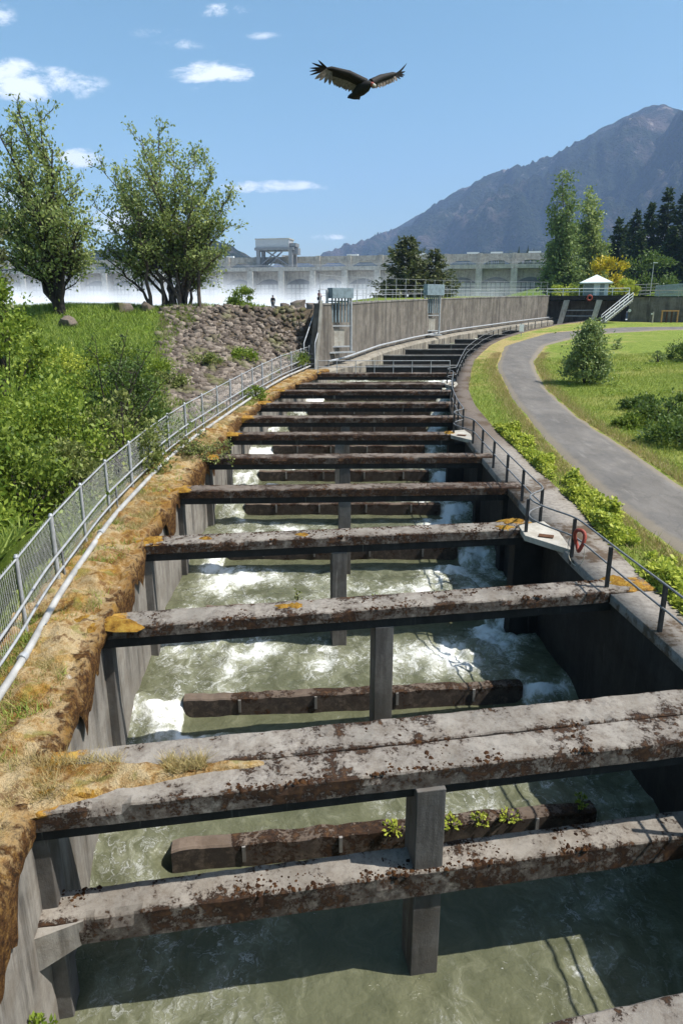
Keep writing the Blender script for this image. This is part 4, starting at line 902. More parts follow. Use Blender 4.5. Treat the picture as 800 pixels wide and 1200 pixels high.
for i, (px, py, Y, r1, h1, mt, lb) in enumerate([(95, 385, 40, 1.5, 1.3, 'leaf_bright', 'bramble clump high on the grassy hill under the forked tree'), (140, 392, 42, 1.7, 1.5, 'leaf_shrub', 'bramble clump in the middle of the grassy hill'), (178, 398, 42, 1.4, 1.1, 'leaf_bright', 'bramble clump on the grassy hill beside the stones'), (150, 420, 37, 1.6, 1.5, 'leaf_shrub', 'leafy bramble lower on the hill above the arching sapling'), (60, 400, 38, 1.7, 1.5, 'leaf_lime', 'pale lime bramble clump near the round light green bush'), (105, 418, 36, 1.5, 1.4, 'leaf_bright', 'bramble clump on the hill, lowest above the fence shrubs'), (195, 425, 41, 1.0, .8, 'leaf_pale', 'small pale bramble spreading over the edge of the stones'), (240, 410, 48, 1.2, .7, 'leaf_pale', 'pale weeds growing among the slope stones'), (285, 425, 52, 1.1, .7, 'leaf_bright', 'green weeds among the slope stones above the fence'), (345, 400, 57, 1.0, 1.1, 'leaf_shrub', 'green weeds at the foot of the steep stair')]):
    p = P3(px, py, Y); shrub('bramble', lb, 'bush', (p[0], Y, bz(p[0], Y) - .1), r1, h1, .16, int(1500 * r1), M[mt], 400 + i, 'brambles on the left bank', lump=.9)
# dark arching limbs of the sprawling shrub
b = np.array((-9.2, 27.2, bz(-9.2, 27.2))); tree('arching_sapling', 'thin dark sapling arching in front of the grassy hill', 'sapling', b, [P3(150, 385, 28), P3(185, 400, 29), P3(112, 395, 28), P3(160, 430, 27), P3(200, 440, 28)], .06, 1.0, 9, .11, 22, M['leaf_shade'], M['bark_dark'], 31, start=.35, bow=.9)
# creeper overhanging the wall at (250,530)
b = np.array((-6.3, 28.6, zt(28.6)))
tree('creeper_bush', 'pale twiggy bush spilling over the wall on to the dark cross frames', 'bush', b, [b + np.array(q) for q in ((.9, -.6, .6), (1.5, .2, .5), (.5, .6, .9), (1.2, -1.3, .1), (.2, -1.2, .5), (1.7, -.7, .0), (-.4, .2, .9), (1.3, .9, .3), (-.2, -.7, .7))], .025, .65, 8, .10, 34, M['leaf_pale'], M['bark'], 33, start=.25, up=.0, side_up=.2, spread=.3, bow=.2)
shrub('verge_plant', 'small bright green plant on the verge beside the white pipe', 'plant', (-5.35, 42.8, zt(42.8)), .85, .85, .13, 900, M['leaf_bright'], 34)
# right side
shrub('lawn_shrub', 'silvery green shrub standing alone on the lawn inside the road bend', 'shrub', (*at(684, 450)[:2], at(684, 450)[2] - .05), 1.7, 4.3, .20, 11000, M['leaf_silver'], 41, lump=.7, cone=.62)
LS = [(at(775, 495), 1.5, 1.3, 'dark green bush at the right edge, middle of the lawn'), (at(800, 520), 1.6, 1.3, 'dark green bush cut by the right edge, nearest to the road'), (at(748, 480), .9, .7, 'small low bush on the lawn beside the dark bushes'), (at(802, 430), 1.8, 1.6, 'dark bush at the right edge, farthest up the lawn'), (at(740, 500), .8, .5, 'tiny spreading bush on the lawn closest to the road')]
for i, (p, r1, h1, lb) in enumerate(LS): shrub('low_bush', lb, 'bush', (p[0], p[1], p[2] + float(LAWN_RISE(p[0], p[1])) - .08), r1, h1, .17, int(2200 * r1), M['leaf_shade'] if i != 4 else M['leaf_shrub'], 50 + i, 'low bushes on the right lawn', lump=.8)
for i, (px, py, h1, r1, lb) in enumerate([(768, 432, 1.0, .55, 'thin weed clump on the upper lawn right of the lone shrub'), (722, 415, .9, .6, 'tuft of tall weeds on the lawn just right of the lone shrub')]):
    p = at(px, py); shrub('weed_clump', lb, 'plant', (p[0], p[1], p[2] + float(LAWN_RISE(p[0], p[1]))), r1, h1, .14, 400, M['leaf_silver'], 60 + i)
# far trees
g_ = lambda px, Y: np.array([(px - 400) / F * (Y * cP + 0) * 1.0, Y, 9.6])
def far(px, Y): p = aty(px, 352, Y); return np.array([p[0], Y, float(terr_z(p[0], Y)) - .3 if Y > 132 else 8.6])
p = far(658, 150); tree('poplar_tree', 'tall pale green columnar poplar, left one of the pair', 'tree', p, [P3(658, 208, 150), P3(650, 245, 151), P3(668, 255, 149), P3(655, 290, 150), P3(645, 310, 151), P3(668, 320, 149)], .3, 4.3, 48, .60, 10, M['leaf_poplar'], M['bark'], 71, 'poplars by the white hut', start=.05, up=.1, sub=4, spread=.5, side_up=.35, bow=.1, taper=.5, droop=.1)
p = far(690, 158); tree('poplar_tree', 'slightly shorter poplar directly behind the white hut', 'tree', p, [P3(688, 228, 158), P3(696, 245, 158), P3(680, 265, 159), P3(700, 285, 157), P3(690, 310, 158)], .3, 4.2, 48, .60, 10, M['leaf_cotton'], M['bark'], 72, 'poplars by the white hut', start=.05, up=.1, sub=4, spread=.5, side_up=.35, bow=.1, taper=.5, droop=.1)
p = far(708, 146); shrub('yellow_bush', 'bright yellow flowering bush behind the white hut', 'bush', p, 4.2, 9.0, .6, 2600, M['leaf_yellow'], 73)
p = far(728, 138); shrub('green_bush', 'lime green bush between the white hut and the stairs', 'bush', (p[0], p[1], p[2]), 2.6, 3.6, .4, 1800, M['leaf_lime'], 74)
p = far(752, 165); shrub('broad_bush', 'grey green broad bush in front of the dark firs', 'bush', p, 6.5, 9, .6, 3200, M['leaf_shade'], 75)
p = far(660, 137); shrub('low_hedge', 'low yellow green bush at the foot of the poplars', 'bush', p, 2.8, 2.4, .4, 1100, M['leaf_lime'], 76)
p = far(475, 118); conifer('conifer_tree', 'dark conifer standing behind the curved wall, bigger of the two', p, P3(470, 277, 118)[2] - p[2], 6.0, M['needle_olive'], 81, 'conifers behind the curved wall', 26, .8, .05, .10, .6, .62)
p = far(507, 120); conifer('conifer_tree', 'smaller dark conifer just right of the bigger one behind the curved wall', p, P3(507, 292, 120)[2] - p[2], 4.6, M['needle_olive'], 82, 'conifers behind the curved wall', 20, .8, .05, .10, .55, .6)
FT = [(716, 255, 190, 4.5, 'dark fir beside the poplars, leftmost of the fir group'), (735, 245, 205, 5, 'dark fir in the group, second from the poplars'), (750, 236, 198, 5.5, 'fir in the middle of the dark group'), (768, 218, 200, 6, 'tallest pointed fir left of the right edge'), (788, 216, 195, 6, 'tall pointed fir beside the right edge'), (806, 235, 190, 6, 'fir cut by the right edge'), (742, 270, 180, 4.2, 'shorter fir in front of the dark group'), (778, 265, 178, 5, 'shorter broad fir below the tallest ones'), (725, 262, 215, 5, 'fir half hidden between the leftmost firs'), (798, 262, 176, 4.5, 'short fir low at the right edge')]
for i, (px, py, Y, rr_1, lb) in enumerate(FT):
    p = far(px, Y); conifer('fir_tree', lb, p, P3(px, py, Y)[2] - p[2], rr_1, M['needle'], 90 + i, 'dark firs on the right upland', 26, .75, .03, .2, .95, .85)

# grass
def blades(name, label, X, Y, Z, h, w, mat, seed, lean=.45):
    r_ = np.random.default_rng(seed); n = len(X); a = r_.uniform(0, 2 * np.pi, n); hh = h * r_.uniform(.5, 1.4, n); dx, dy = np.cos(a) * w, np.sin(a) * w; b = r_.normal(size=(n, 2)) * lean * hh[:, None]
    A = np.stack([X - dx, Y - dy, Z - .02], -1); B = np.stack([X + dx, Y + dy, Z - .02], -1); C = np.stack([X + b[:, 0], Y + b[:, 1], Z + hh], -1)
    return tag(fast_mesh(name, np.stack([A, B, C], 1).reshape(-1, 3), np.arange(n * 3).reshape(-1, 3), mat), label, kind='stuff')
r_ = np.random.default_rng(5); n = 150000; y = 11 + 55 * r_.random(n) ** 1.5; x = rx(y) + np.interp(y, [0, 14, 22, 30, 37, 48, 60, 130], [1.0, 1.05, 1.75, 1.8, 1.7, 1.1, .9, .9]) + r_.uniform(0, 26, n)
xl_, xr_ = np.interp(y, RL[:10, 1], RL[:10, 0]), np.interp(y, RR[:10, 1], RR[:10, 0]); ok = (x < xl_ + .05) | (x > xr_ - .05); x, y = x[ok], y[ok]; xr_ = xr_[ok]
z = zt(y) - .03 + LAWN_RISE(x, y) * sstep(.2, 4, seg_dist(x, y, RR)) * (x > np.interp(y, RR[:11, 1], RR[:11, 0]) - .3)
blades('lawn_grass', 'short yellow green grass of the lawn', x, y, z, .19, .017, M['blade'], 1, .6)
n = 42000; y = 12 + 60 * r_.random(n) ** 1.3; s_ = r_.random(n) < .5; x = np.where(s_, np.interp(y, RL[:10, 1], RL[:10, 0]) - np.abs(r_.normal(size=n)) * .5, np.interp(y, RR[:10, 1], RR[:10, 0]) + np.abs(r_.normal(size=n)) * .45)
ok = x > rx(y) + 1.6; blades('dry_grass', 'dry straw coloured grass along the road edges', x[ok], y[ok], zt(y[ok]) - .02, .12, .014, M['blade_dry'], 2, .7)
n = 110000; x = r_.uniform(-45, -6.5, n); y = r_.uniform(28, 64, n); z = bank_z(x, y); ok = (seg_dist(x, y, [(-6, 46), (-3, 59), (-7.5, 58), (-9, 52), (-8, 41)]) > 3.0) & (x < fx(np.clip(y, 0, 58)) - .5)
blades('meadow_grass', 'lush green grass covering the left hill', x[ok], y[ok], z[ok], .30, .035, M['blade_hill'], 3, .5)
n = 60000; y = r_.uniform(2, 29, n); x = fx(y) - .35 - r_.random(n) ** 1.5 * 9; z = bank_z(x, y)
blades('fence_grass', 'rough green grass under the shrubs behind the fence', x, y, z, .32, .028, M['blade_hill'], 8, .6)
n = 70000; y = 4 + 40 * r_.random(n) ** 1.5; u = r_.random(n); x = (lx(y) - .15) * (1 - u) + (fx(y) - .3) * u; ok = fbm(x * 1.2, y * 1.2, 0, 3, 19) > -.35 + .5 * (1 - u)
blades('verge_grass', 'dry grass tufts growing out of the orange moss', x[ok], y[ok], zt(y[ok]) + .12, .14, .006, M['blade_dry'], 4, .9)
n = 5000; a_ = r_.random(n) ** 1.4 * 3.4 - .9; o_ = .08 + 1.1 * (.5 + (r_.random(n) - .5) * (1 - .8 * sstep(-.4, 2.8, a_))); P = Lp[None] * 0 + np.array((-4.44, 8.0)) + dd_ * a_[:, None] + nn_ * o_[:, None]; ok = fbm(P[:, 0] * 2, P[:, 1] * 2, 0, 3, 29) > -.05
blades('mat_grass', 'dry grass growing on the moss mat of the double beam', P[ok, 0], P[ok, 1], zt(P[ok, 1]) + .12, .15, .006, M['blade_dry'], 7, .7)
n = 26000; y = 5 + 40 * r_.random(n) ** 1.2; x = fx(y) + np.abs(r_.normal(size=n)) * .8 - .25; ok = (fbm(x * .9, y * .9, 0, 3, 23) > .12) & (x < lx(y) - .1)
blades('verge_weeds', 'green weeds growing along the white pipe', x[ok], y[ok], zt(y[ok]) + .10, .15, .012, M['blade_hill'], 6, .6)
# leafy ground cover between walkway and road
n = 52000; y = 8 + 27 * r_.random(n) ** 1.1; x0 = rx(y) + np.interp(y, [0, 14, 22, 30, 37], [1.0, 1.05, 1.75, 1.8, 1.7]); x1 = np.interp(y, RL[:8, 1], RL[:8, 0]) - .35
u = r_.random(n) ** .9; x = x0 + (x1 - x0) * u * np.interp(y, [8, 22, 30, 35], [1.08, 1.02, .85, .5]); cl = fbm(x * .9, y * .9, 0, 4, 61); ok = (cl > -.55 + .6 * sstep(.6, 1, u)) & (x1 > x0)
hh = (.10 + .42 * np.clip(cl + .3, 0, 1)) * np.sqrt(r_.random(n)) * sstep(0, .25, u)
C = np.stack([x, y, zt(y) + .02 + hh], -1)[ok]; V, f = leaf_quads(C, .125, r_, 1.2, 1.4); tag(fast_mesh('ground_cover', V, f, M['leaf_lime']), 'lime green leafy ground cover between walkway and road', kind='stuff')

n = 14000; k_ = r_.integers(0, 120, n); cy = 14 + 50 * r_.random(120) ** 1.3; cx_ = np.interp(cy, RR[:11, 1], RR[:11, 0]) + .8 + 20 * r_.random(120); x = cx_[k_] + r_.normal(size=n) * .3; y = cy[k_] + r_.normal(size=n) * .35; sz = r_.uniform(.08, .3, 120)
C = np.stack([x, y, zt(y) - .03 + LAWN_RISE(x, y) * sstep(.2, 4, seg_dist(x, y, RR)) + sz[k_] * r_.random(n)], -1)[x > np.interp(y, RR[:11, 1], RR[:11, 0]) + .2]; V, f = leaf_quads(C, .13, r_, .8, 1.6); tag(fast_mesh('lawn_weeds', V, f, M['leaf_bright']), 'low leafy weeds scattered over the lawn', kind='stuff')
# riprap
def rocks(C, size, r_, flat=.7):
    a = np.array([(x, y, z) for x in (-1, 0, 1) for y in (-1, 0, 1) for z in (-1, 0, 1) if (x, y, z) != (0, 0, 0)], float); a = a / np.linalg.norm(a, axis=1)[:, None] * np.where(np.abs(a).sum(1) == 3, 1.38, np.where(np.abs(a).sum(1) == 2, 1.15, 1))[:, None]
    ix = {tuple(np.sign(np.round(v, 3)).astype(int)): i for i, v in enumerate(a)}; fs = []
    for ax in range(3):
        for s_ in (-1, 1):
            for u in (-1, 0):
                for w in (-1, 0):
                    q = []
                    for du, dw in ((0, 0), (1, 0), (1, 1), (0, 1)):
                        c = [0, 0, 0]; c[ax] = s_; c[(ax + 1) % 3] = u + du; c[(ax + 2) % 3] = w + dw; q.append(ix[tuple(c)])
                    fs.append(q if s_ > 0 else q[::-1])
    fs = np.array(fs); n = len(C); V = a[None] * (1 + r_.normal(size=(n, 26, 1)) * .20); sc = size * r_.uniform(.6, 1.3, (n, 1, 1)) * np.stack([r_.uniform(.8, 1.4, n), r_.uniform(.7, 1.1, n), r_.uniform(.5, .9, n) * flat / .7], -1)[:, None]
    V = V * sc; th = r_.uniform(0, 2 * np.pi, n); c, s_ = np.cos(th)[:, None], np.sin(th)[:, None]; tl = r_.normal(size=n)[:, None] * .35
    x, y, z = V[..., 0], V[..., 1], V[..., 2]; y, z = y * np.cos(tl) - z * np.sin(tl), y * np.sin(tl) + z * np.cos(tl); V = np.stack([x * c - y * s_, x * s_ + y * c, z], -1) + C[:, None]
    return V.reshape(-1, 3), (fs[None] + 26 * np.arange(n)[:, None, None]).reshape(-1, 4)
gx, gy = np.meshgrid(np.arange(-17, -1, .32), np.arange(35, 66, .32)); x = gx.ravel() + r_.normal(size=gx.size) * .13; y = gy.ravel() + r_.normal(size=gx.size) * .13
lipy = np.interp(x, [p[0] for p in LIP], [p[1] for p in LIP]); lim = np.interp(y, [35, 40, 46, 52, 57], [-9.3, -10.5, -12.0, -13.2, -14])
ok = (x < fx(np.clip(y, 0, 59.4)) - .55) & (x > lim + .6 * vnoise(y * .7, 2, 0, 4)) & (y < lipy + .5) & ((y < 59.5) | (x < -2.5))
ok &= ~(fbm(x * .35 + 3, y * .35, 0, 3, 51) > .75)
C = np.stack([x, y, bank_z(x, y) - .06], -1)[ok]; V, f = rocks(C, .255, r_)
tag(fast_mesh('riprap_stones', V, f, M['rock']), 'slope of fitted grey brown stones behind the fence', kind='stuff')
# crest boulders
for i, (px, Y, s_, lb) in enumerate([(248, 66, .55, 'boulder on the crest between the slim trees and the round bush'), (262, 70, .4, 'small boulder touching the left of the round bush'), (304, 72, .5, 'boulder on the crest just right of the round bush'), (333, 74, .75, 'large boulder on the crest right of the person in dark clothes'), (350, 74, .8, 'largest boulder on the crest, left of the person in red'), (312, 73, .42, 'small boulder at the feet of the person in dark clothes'), (366, 73, .6, 'boulder at the top of the slope beside the stair rail'), (145, 55, .6, 'boulder under the slim trees, left one'), (171, 56, .5, 'smaller boulder under the slim trees, right one'), (77, 50, .45, 'flat boulder at the foot of the forked tree'), (48, 42, .36, 'small boulder in the hill grass near the left edge')]):
    p = aty(px, 361, Y); V, f = rocks(np.array([[p[0], p[1], bz(p[0], p[1]) + s_ * .25]]), s_, np.random.default_rng(200 + i), .75)
    o = fast_mesh('boulder', V, f, M['rock']); b_ = o.modifiers.new('Bevel', 'BEVEL'); b_.width = s_ * .12; b_.segments = 2; tag(o, lb, 'boulder', 'boulders on the crest')

# ------------------------------------------------------------------ left fence, pipes
FP = resample(FLN[2:], 2.55); FP3 = np.c_[FP, zt(FP[:, 1]) + .02]
t = thing('chain_link_fence', FP3[0], 'galvanised chain-link fence along the mossy left verge', 'fence')
TOPH = 1.78
for i, p in enumerate(FP3):
    mb = MB(); mb.tube([p - np.array([0, 0, .4]), p + np.array([0, 0, TOPH])], .045 if i % 3 else .06, 8); mb.build('post', M['galv'], t)
    mb = MB(); mb.tube([p + np.array([0, 0, TOPH]), p + np.array([0, 0, TOPH + .05])], [.055, .03], 8); mb.build('post_cap', M['galv'], t)
mb = MB(); mb.tube([p + np.array([0, 0, TOPH - .05]) for p in FP3], .024, 6); mb.build('top_rail', M['galv'], t)
for i in range(len(FP3) - 1):
    a, b_ = FP3[i], FP3[i + 1]; L = np.linalg.norm(b_ - a); pit = .13 if a[1] < 30 else .24; rad = .0014 if a[1] < 30 else .002; mb = MB(); off = np.array([-.05, 0, 0]); hgt = TOPH - .05
    k0 = np.arange(-hgt, L, pit)
    for sgn in (0, 1):
        for s0 in k0:
            u0, u1 = max(s0, 0), min(s0 + hgt, L)
            if u1 <= u0: continue
            pa = a + (b_ - a) * (u0 / L) + np.array([0, 0, .02 + (u0 - s0)]) + off; pb = a + (b_ - a) * (u1 / L) + np.array([0, 0, .02 + (u1 - s0)]) + off
            if sgn: pa[2] = 2 * (a[2] + (b_[2] - a[2]) * u0 / L) + hgt + .04 - pa[2]; pb[2] = 2 * (a[2] + (b_[2] - a[2]) * u1 / L) + hgt + .04 - pb[2]
            mb.tube([pa, pb], rad, 3, cap=False, sm=False)
    o = mb.build('mesh_panel', M['galv'], t)
PQ = smooth_line(FLN[1:], .8, 2); off = PQ + np.c_[np.full(len(PQ), .34), np.zeros(len(PQ))]
t = thing('ground_pipe', (*off[0], 0), 'thick pale pipe lying along the foot of the left fence', 'pipe')
mb = MB(); mb.tube(np.c_[off, zt(off[:, 1]) + .25], .075, 10); mb.build('pipe', mat_plain('pale_pipe', (.38, .375, .36), .55, .1, .25, 2), t)
for p in resample(off, 3.1):
    mb = MB(); mb.box((p[0], p[1], zt(p[1]) + .12), (.10, .12, .26)); mb.build('support', M['galv_dark'], t)
for p in resample(off, 6.2):
    mb = MB(); mb.tube([(p[0], p[1] - .07, zt(p[1]) + .27), (p[0], p[1] + .07, zt(p[1]) + .275)], .095, 10); mb.build('coupling', M['galv'], t)
of2 = PQ + np.c_[np.full(len(PQ), .10), np.zeros(len(PQ))]
t = thing('pipe_handrail', (*of2[0], 0), 'grey two-pipe handrail fixed to the inside of the left fence posts', 'handrail')
for hh, nm in ((.42, 'lower_pipe'), (.86, 'upper_pipe')):
    mb = MB(); mb.tube(np.c_[of2, zt(of2[:, 1]) + hh], .032, 7); mb.build(nm, M['galv'], t)
for p in resample(of2, 5.1):
    mb = MB(); mb.tube([(p[0], p[1], zt(p[1])), (p[0], p[1], zt(p[1]) + .86)], .03, 6); mb.build('bracket', M['galv_dark'], t)

# stair rails at the near end of the high wall
def px_rail(name, label, segs, r, mat):
    t = thing(name, segs[0][0], label, 'stair rail')
    for s_ in segs: mb = MB(); mb.tube(s_, r, 6); mb.build('rail', mat, t)
    return t
A = P3(356, 434, 57.5); B = P3(356, 402, 57.5); C_ = P3(373, 352, 62.5)
A2 = A + np.array([.9, .3, 0]); B2 = B + np.array([.9, .3, 0]); C2 = C_ + np.array([.7, .2, 0])
t = thing('steep_stair', A, 'steep grey stair with pipe rails climbing the stones beside the tall wall', 'stair')
for s_ in ([A, B, C_], [A2, B2, C2]): mb = MB(); mb.tube(s_, .05, 6); mb.build('rail', M['galv'], t)
D0, D1 = A + np.array([.45, .3, -.3]), C_ + np.array([.35, .3, -1.0])
for j in range(14):
    f_ = j / 13; p = D0 * (1 - f_) + D1 * f_; mb = MB(); mb.box(p, (.85, .28, .05)); mb.build('tread', M['galv_dark'], t)
for s_ in (-.45, .45): mb = MB(); mb.tube([D0 + np.array([s_, 0, 0]), D1 + np.array([s_, 0, 0])], .05, 4); mb.build('stringer', M['galv_dark'], t)

# ------------------------------------------------------------------ right railing with loops, platforms, ring
h1 = 1.10
def up(p, y0, bulge):                                # path of the loop out over a platform, plan coordinates
    return [(rx(y0 - 1.7) + .04, y0 - 1.7), (rx(y0) - bulge * .55, y0 - 1.0), (rx(y0) - bulge, y0 - .35), (rx(y0) - bulge, y0 + .15), (rx(y0) - bulge * .55, y0 + .62), (rx(y0 + .75) - .02, y0 + .72), (rx(y0 + .9) + .1, y0 + .95), (rx(y0 + 1.5) + .04, y0 + 1.6)]
PLAT = [(19.35, .72), (32.9, .62), (49.6, .55)]
path = [(rx(y) + .04, y) for y in np.arange(2, 17.2, 1.2)]
for i, (y0, bu) in enumerate(PLAT):
    path += up(None, y0, bu); nxt = PLAT[i + 1][0] - 2.2 if i < 2 else 118
    path += [(rx(y) + .04, y) for y in np.arange(y0 + 2.4, nxt, 1.5)]
rp = resample(np.array(path), .18)
for _ in range(6): rp[1:-1] = rp[1:-1] * .5 + (rp[:-2] + rp[2:]) * .25
rp3 = np.c_[rp, zt(rp[:, 1])]
t = thing('curved_railing', rp3[0], 'black post railing with two grey pipes looping along the right walkway', 'railing')
for hh, nm in ((h1, 'top_rail'), (h1 * .52, 'middle_rail')): mb = MB(); mb.tube(rp3 + np.array([0, 0, hh]), .026, 7); mb.build(nm, M['rail_grey'], t)
posts = [(6.95, 9.4), (6.9, 11.35), (6.84, 13.39), (6.48, 15.52), (6.27, 17.55), (5.47, 19.3)] + [(rx(y) + .04, y) for y in (20.4, 22.5, 24.6, 26.8, 29, 31.1)] + [(5.45, 33.0)] + [(rx(y) + .04, y) for y in (33.9, 36, 38.2, 40.4, 42.6, 44.8, 47.4)] + [(rx(49.5) - .5, 49.6)] + [(rx(y) + .04, y) for y in np.arange(51, 117, 3)]
for x, y in posts:
    mb = MB(); mb.box((x, y, zt(y) + h1 / 2 - .12), (.085, .085, h1 + .2)); mb.build('post', M['black_steel'], t, .006)
PL = ['white painted wedge platform with a brown hatch, under the red ring', 'white wedge platform at the second loop of the railing', 'small white wedge platform at the third loop of the railing']
for i, (y0, bu) in enumerate(PLAT):
    z = zt(y0); poly = [(rx(y0) - bu - .12, y0 - .35), (rx(y0 - 1.5) + .1, y0 - 1.5), (rx(y0) + .25, y0 - .1), (rx(y0 + .9) + .1, y0 + .9), (rx(y0) - bu - .1, y0 + .55)]
    t = thing('platform', (poly[0][0], y0, z), PL[i], 'platform', 'wedge platforms at the railing loops'); mb = MB(); mb.prism(poly, [zt(p[1]) - .10 for p in poly], [zt(p[1]) + .075 for p in poly]); mb.build('slab', M['light_c'], t, .02)
    mb = MB(); mb.box((rx(y0) - .25, y0 - .45, z + .077), (.42, .26, .02), (1, -.4, 0)); mb.build('hatch', M['rust'], t)
# life ring: an upright oval hung on the post at (6.27,17.55)
c = np.array([6.33, 17.25, zt(17.4) + .58]); t = thing('life_ring', c, 'red life ring hanging from the railing post above the white platform', 'life ring')
dv = np.array([.30, -.95, 0]); dv /= np.linalg.norm(dv)
ring = [c + dv * .18 * math.cos(a) + np.array([0, 0, .29 * math.sin(a)]) + np.array([.05, .02, 0]) * math.sin(2 * a) for a in np.linspace(0, 2 * math.pi, 40, endpoint=False)]
mb = MB(); mb.tube(ring, .05, 10, closed=True); mb.build('ring', M['red'], t)
mb = MB(); mb.tube([c + dv * (.36 * math.cos(a)) + np.array([0, 0, -.25 + .45 * math.sin(a)]) + np.array([-.06, 0, 0]) for a in np.linspace(2.6, 6.6, 20)], .010, 5); mb.build('rope', M['rope'], t)

# ------------------------------------------------------------------ plants on weirs
for i, (px, py, z0, lb, n_, hh, mt) in enumerate([(350, 708, -2.15, 'thin green seedling growing on the weir left of the centre post', 90, .62, 'leaf_pale'), (440, 705, -2.15, 'small green tuft on the weir right of the centre post', 60, .32, 'leaf_bright'), (678, 948, -2.95, 'bright green plant at the right end of the nearest weir', 120, .40, 'leaf_bright')]):
    p = at(px, py, z0, .0); shrub('seedling', lb, 'plant', p, .16, hh, .07, n_, M[mt], 300 + i, stems=5)
for i, f_ in enumerate((.50, .56, .64, .71, .78)):
    y = 11.5; xl, xr_ = lx(y) + 1.6, rx(y) - 1.5; x = xl + (xr_ - xl) * f_; p = np.array([x, y + slope(y) * x + .02, ZW(y) + .0])
    shrub('fern_tuft', ['yellow green fern tuft on the nearest weir just left of the thick post', 'small fern tuft on the nearest weir just right of the thick post', 'wide fern tuft in the middle of the nearest weir right half', 'fern tuft on the nearest weir, third right of the thick post', 'tiny fern tuft nearest the right end of the nearest weir'][i], 'fern', p, .2, .13, .07, 110, M['leaf_lime'], 320 + i, 'fern tufts on the nearest weir', stems=4)
p = aty(35, 1205, 6.9); shrub('corner_sprig', 'bright green sprig rising at the bottom left corner', 'plant', p - np.array([0, 0, .35]), .3, .42, .10, 150, M['leaf_bright'], 330)

# ------------------------------------------------------------------ far structures: bridge, hut, stairs, walls
t = thing('concrete_footbridge', (38, 131, 5), 'dark concrete footbridge on slanted pale piers at the end of the tall wall', 'bridge')
dk0, dk1 = np.array([37.5, 131.0]), np.array([50.6, 126.2]); dv = (dk1 - dk0) / np.linalg.norm(dk1 - dk0); nv = np.array([-dv[1], dv[0]])
mb = MB(); P4 = [dk0, dk1, dk1 + nv * 5, dk0 + nv * 5]; mb.prism([p.tolist() for p in P4], 9.2, 9.95); mb.build('deck', M['dark_c'], t)
for f_ in (.22, .62):
    p = dk0 + (dk1 - dk0) * f_; mb = MB(); a0 = p - nv * .9 - dv * .9
    q4 = [a0, a0 + dv * .9, a0 + dv * .9 + nv * 2.4, a0 + nv * 2.4]; q5 = [p, p + dv * 1.0, p + dv * 1.0 + nv * 1.4, p + nv * 1.4]
    mb.hexa([(*q_, 4.6) for q_ in q4], [(*q_, 9.18) for q_ in q5]); mb.build('pier', M['light_c'], t)
mb = MB(); P4 = [dk0 + nv * 5.2, dk1 + nv * 5.2, dk1 + nv * 6, dk0 + nv * 6]; mb.prism([p.tolist() for p in P4], 4, 9.1); mb.build('back_wall', M['high_c'], t)
for hh in (7.4, 6.4): mb = MB(); a, b_ = dk0 + nv * 1.5 + dv * 3.5, dk0 + nv * 1.5 + dv * 9; mb.tube([(*a, hh), (*b_, hh)], .12, 6); mb.build('cross_pipe', M['galv'], t)
railing('guard_railing', 'white railing on the footbridge in front of the poplars and hut', 'railing', [(*(dk0 + nv * .3), 9.95), (*(dk1 + nv * .3), 9.95)], 1.2, 2, .06, 2.4, M['white'], M['white'], .06)
W2 = np.array([(50.8, 126.1), (62, 122.4), (90, 116.2), (125, 108.5)]); w2 = resample(W2, 1.5)
t = thing('lower_wall', (62, 122, 5.5), 'dark stained low concrete wall right of the stairs at the top of the lawn', 'retaining wall')
wall_strip('wall', w2, [(0, -1), (0, 4.0), (.6, 4.0), (.6, -1)], M['high_c'], t, z=np.full(len(w2), 5.6) - (w2[:, 0] - 54) * .012)
N2 = normals2(w2); mb = MB(); p = np.array([*(aty(754, 364, 119)[:2]), 0]); 
mb.tube([(*(np.array([aty(754, 364, 120)[0], np.interp(aty(754, 364, 120)[0], W2[:, 0], W2[:, 1]) - .02])), 7.35), (*(np.array([aty(754, 364, 120)[0], np.interp(aty(754, 364, 120)[0], W2[:, 0], W2[:, 1]) - .10])), 7.35)], .28, 12); mb.build('white_disc', M['white'], t)
railing('guard_railing', 'cream pipe railing along the top of the low dark wall', 'railing', np.c_[w2[1:] + N2[1:] * .3, np.full(len(w2) - 1, 9.55) - (w2[1:, 0] - 54) * .012], 1.2, 2, .05, 3, M['light_c'], M['light_c'], .05)
# stairs
s0 = aty(706, 377, 120.5); s1 = aty(738, 351, 122.0)
t = thing('concrete_stairs', s0, 'pale straight stairs with metal handrails climbing to the terrace', 'stairs')
for j in range(14):
    f_ = (j + .5) / 14; p = s0 * (1 - f_) + s1 * f_; mb = MB(); mb.box((p[0], p[1], p[2] - .15), (np.linalg.norm(s1 - s0) / 14 * 1.1, 1.8, .3)); mb.build('step', M['light_c'], t)
for oy in (-.95, .95):
    mb = MB()
    for hh in (1.1, .6, .05): mb.tube([s0 + np.array([0, oy, hh]), s1 + np.array([0, oy, hh])], .06, 6)
    for f_ in (0, .33, .66, 1): p = s0 * (1 - f_) + s1 * f_ + np.array([0, oy, 0]); mb.tube([p, p + np.array([0, 0, 1.1])], .05, 6)
    mb.build('handrail', M['white'], t)
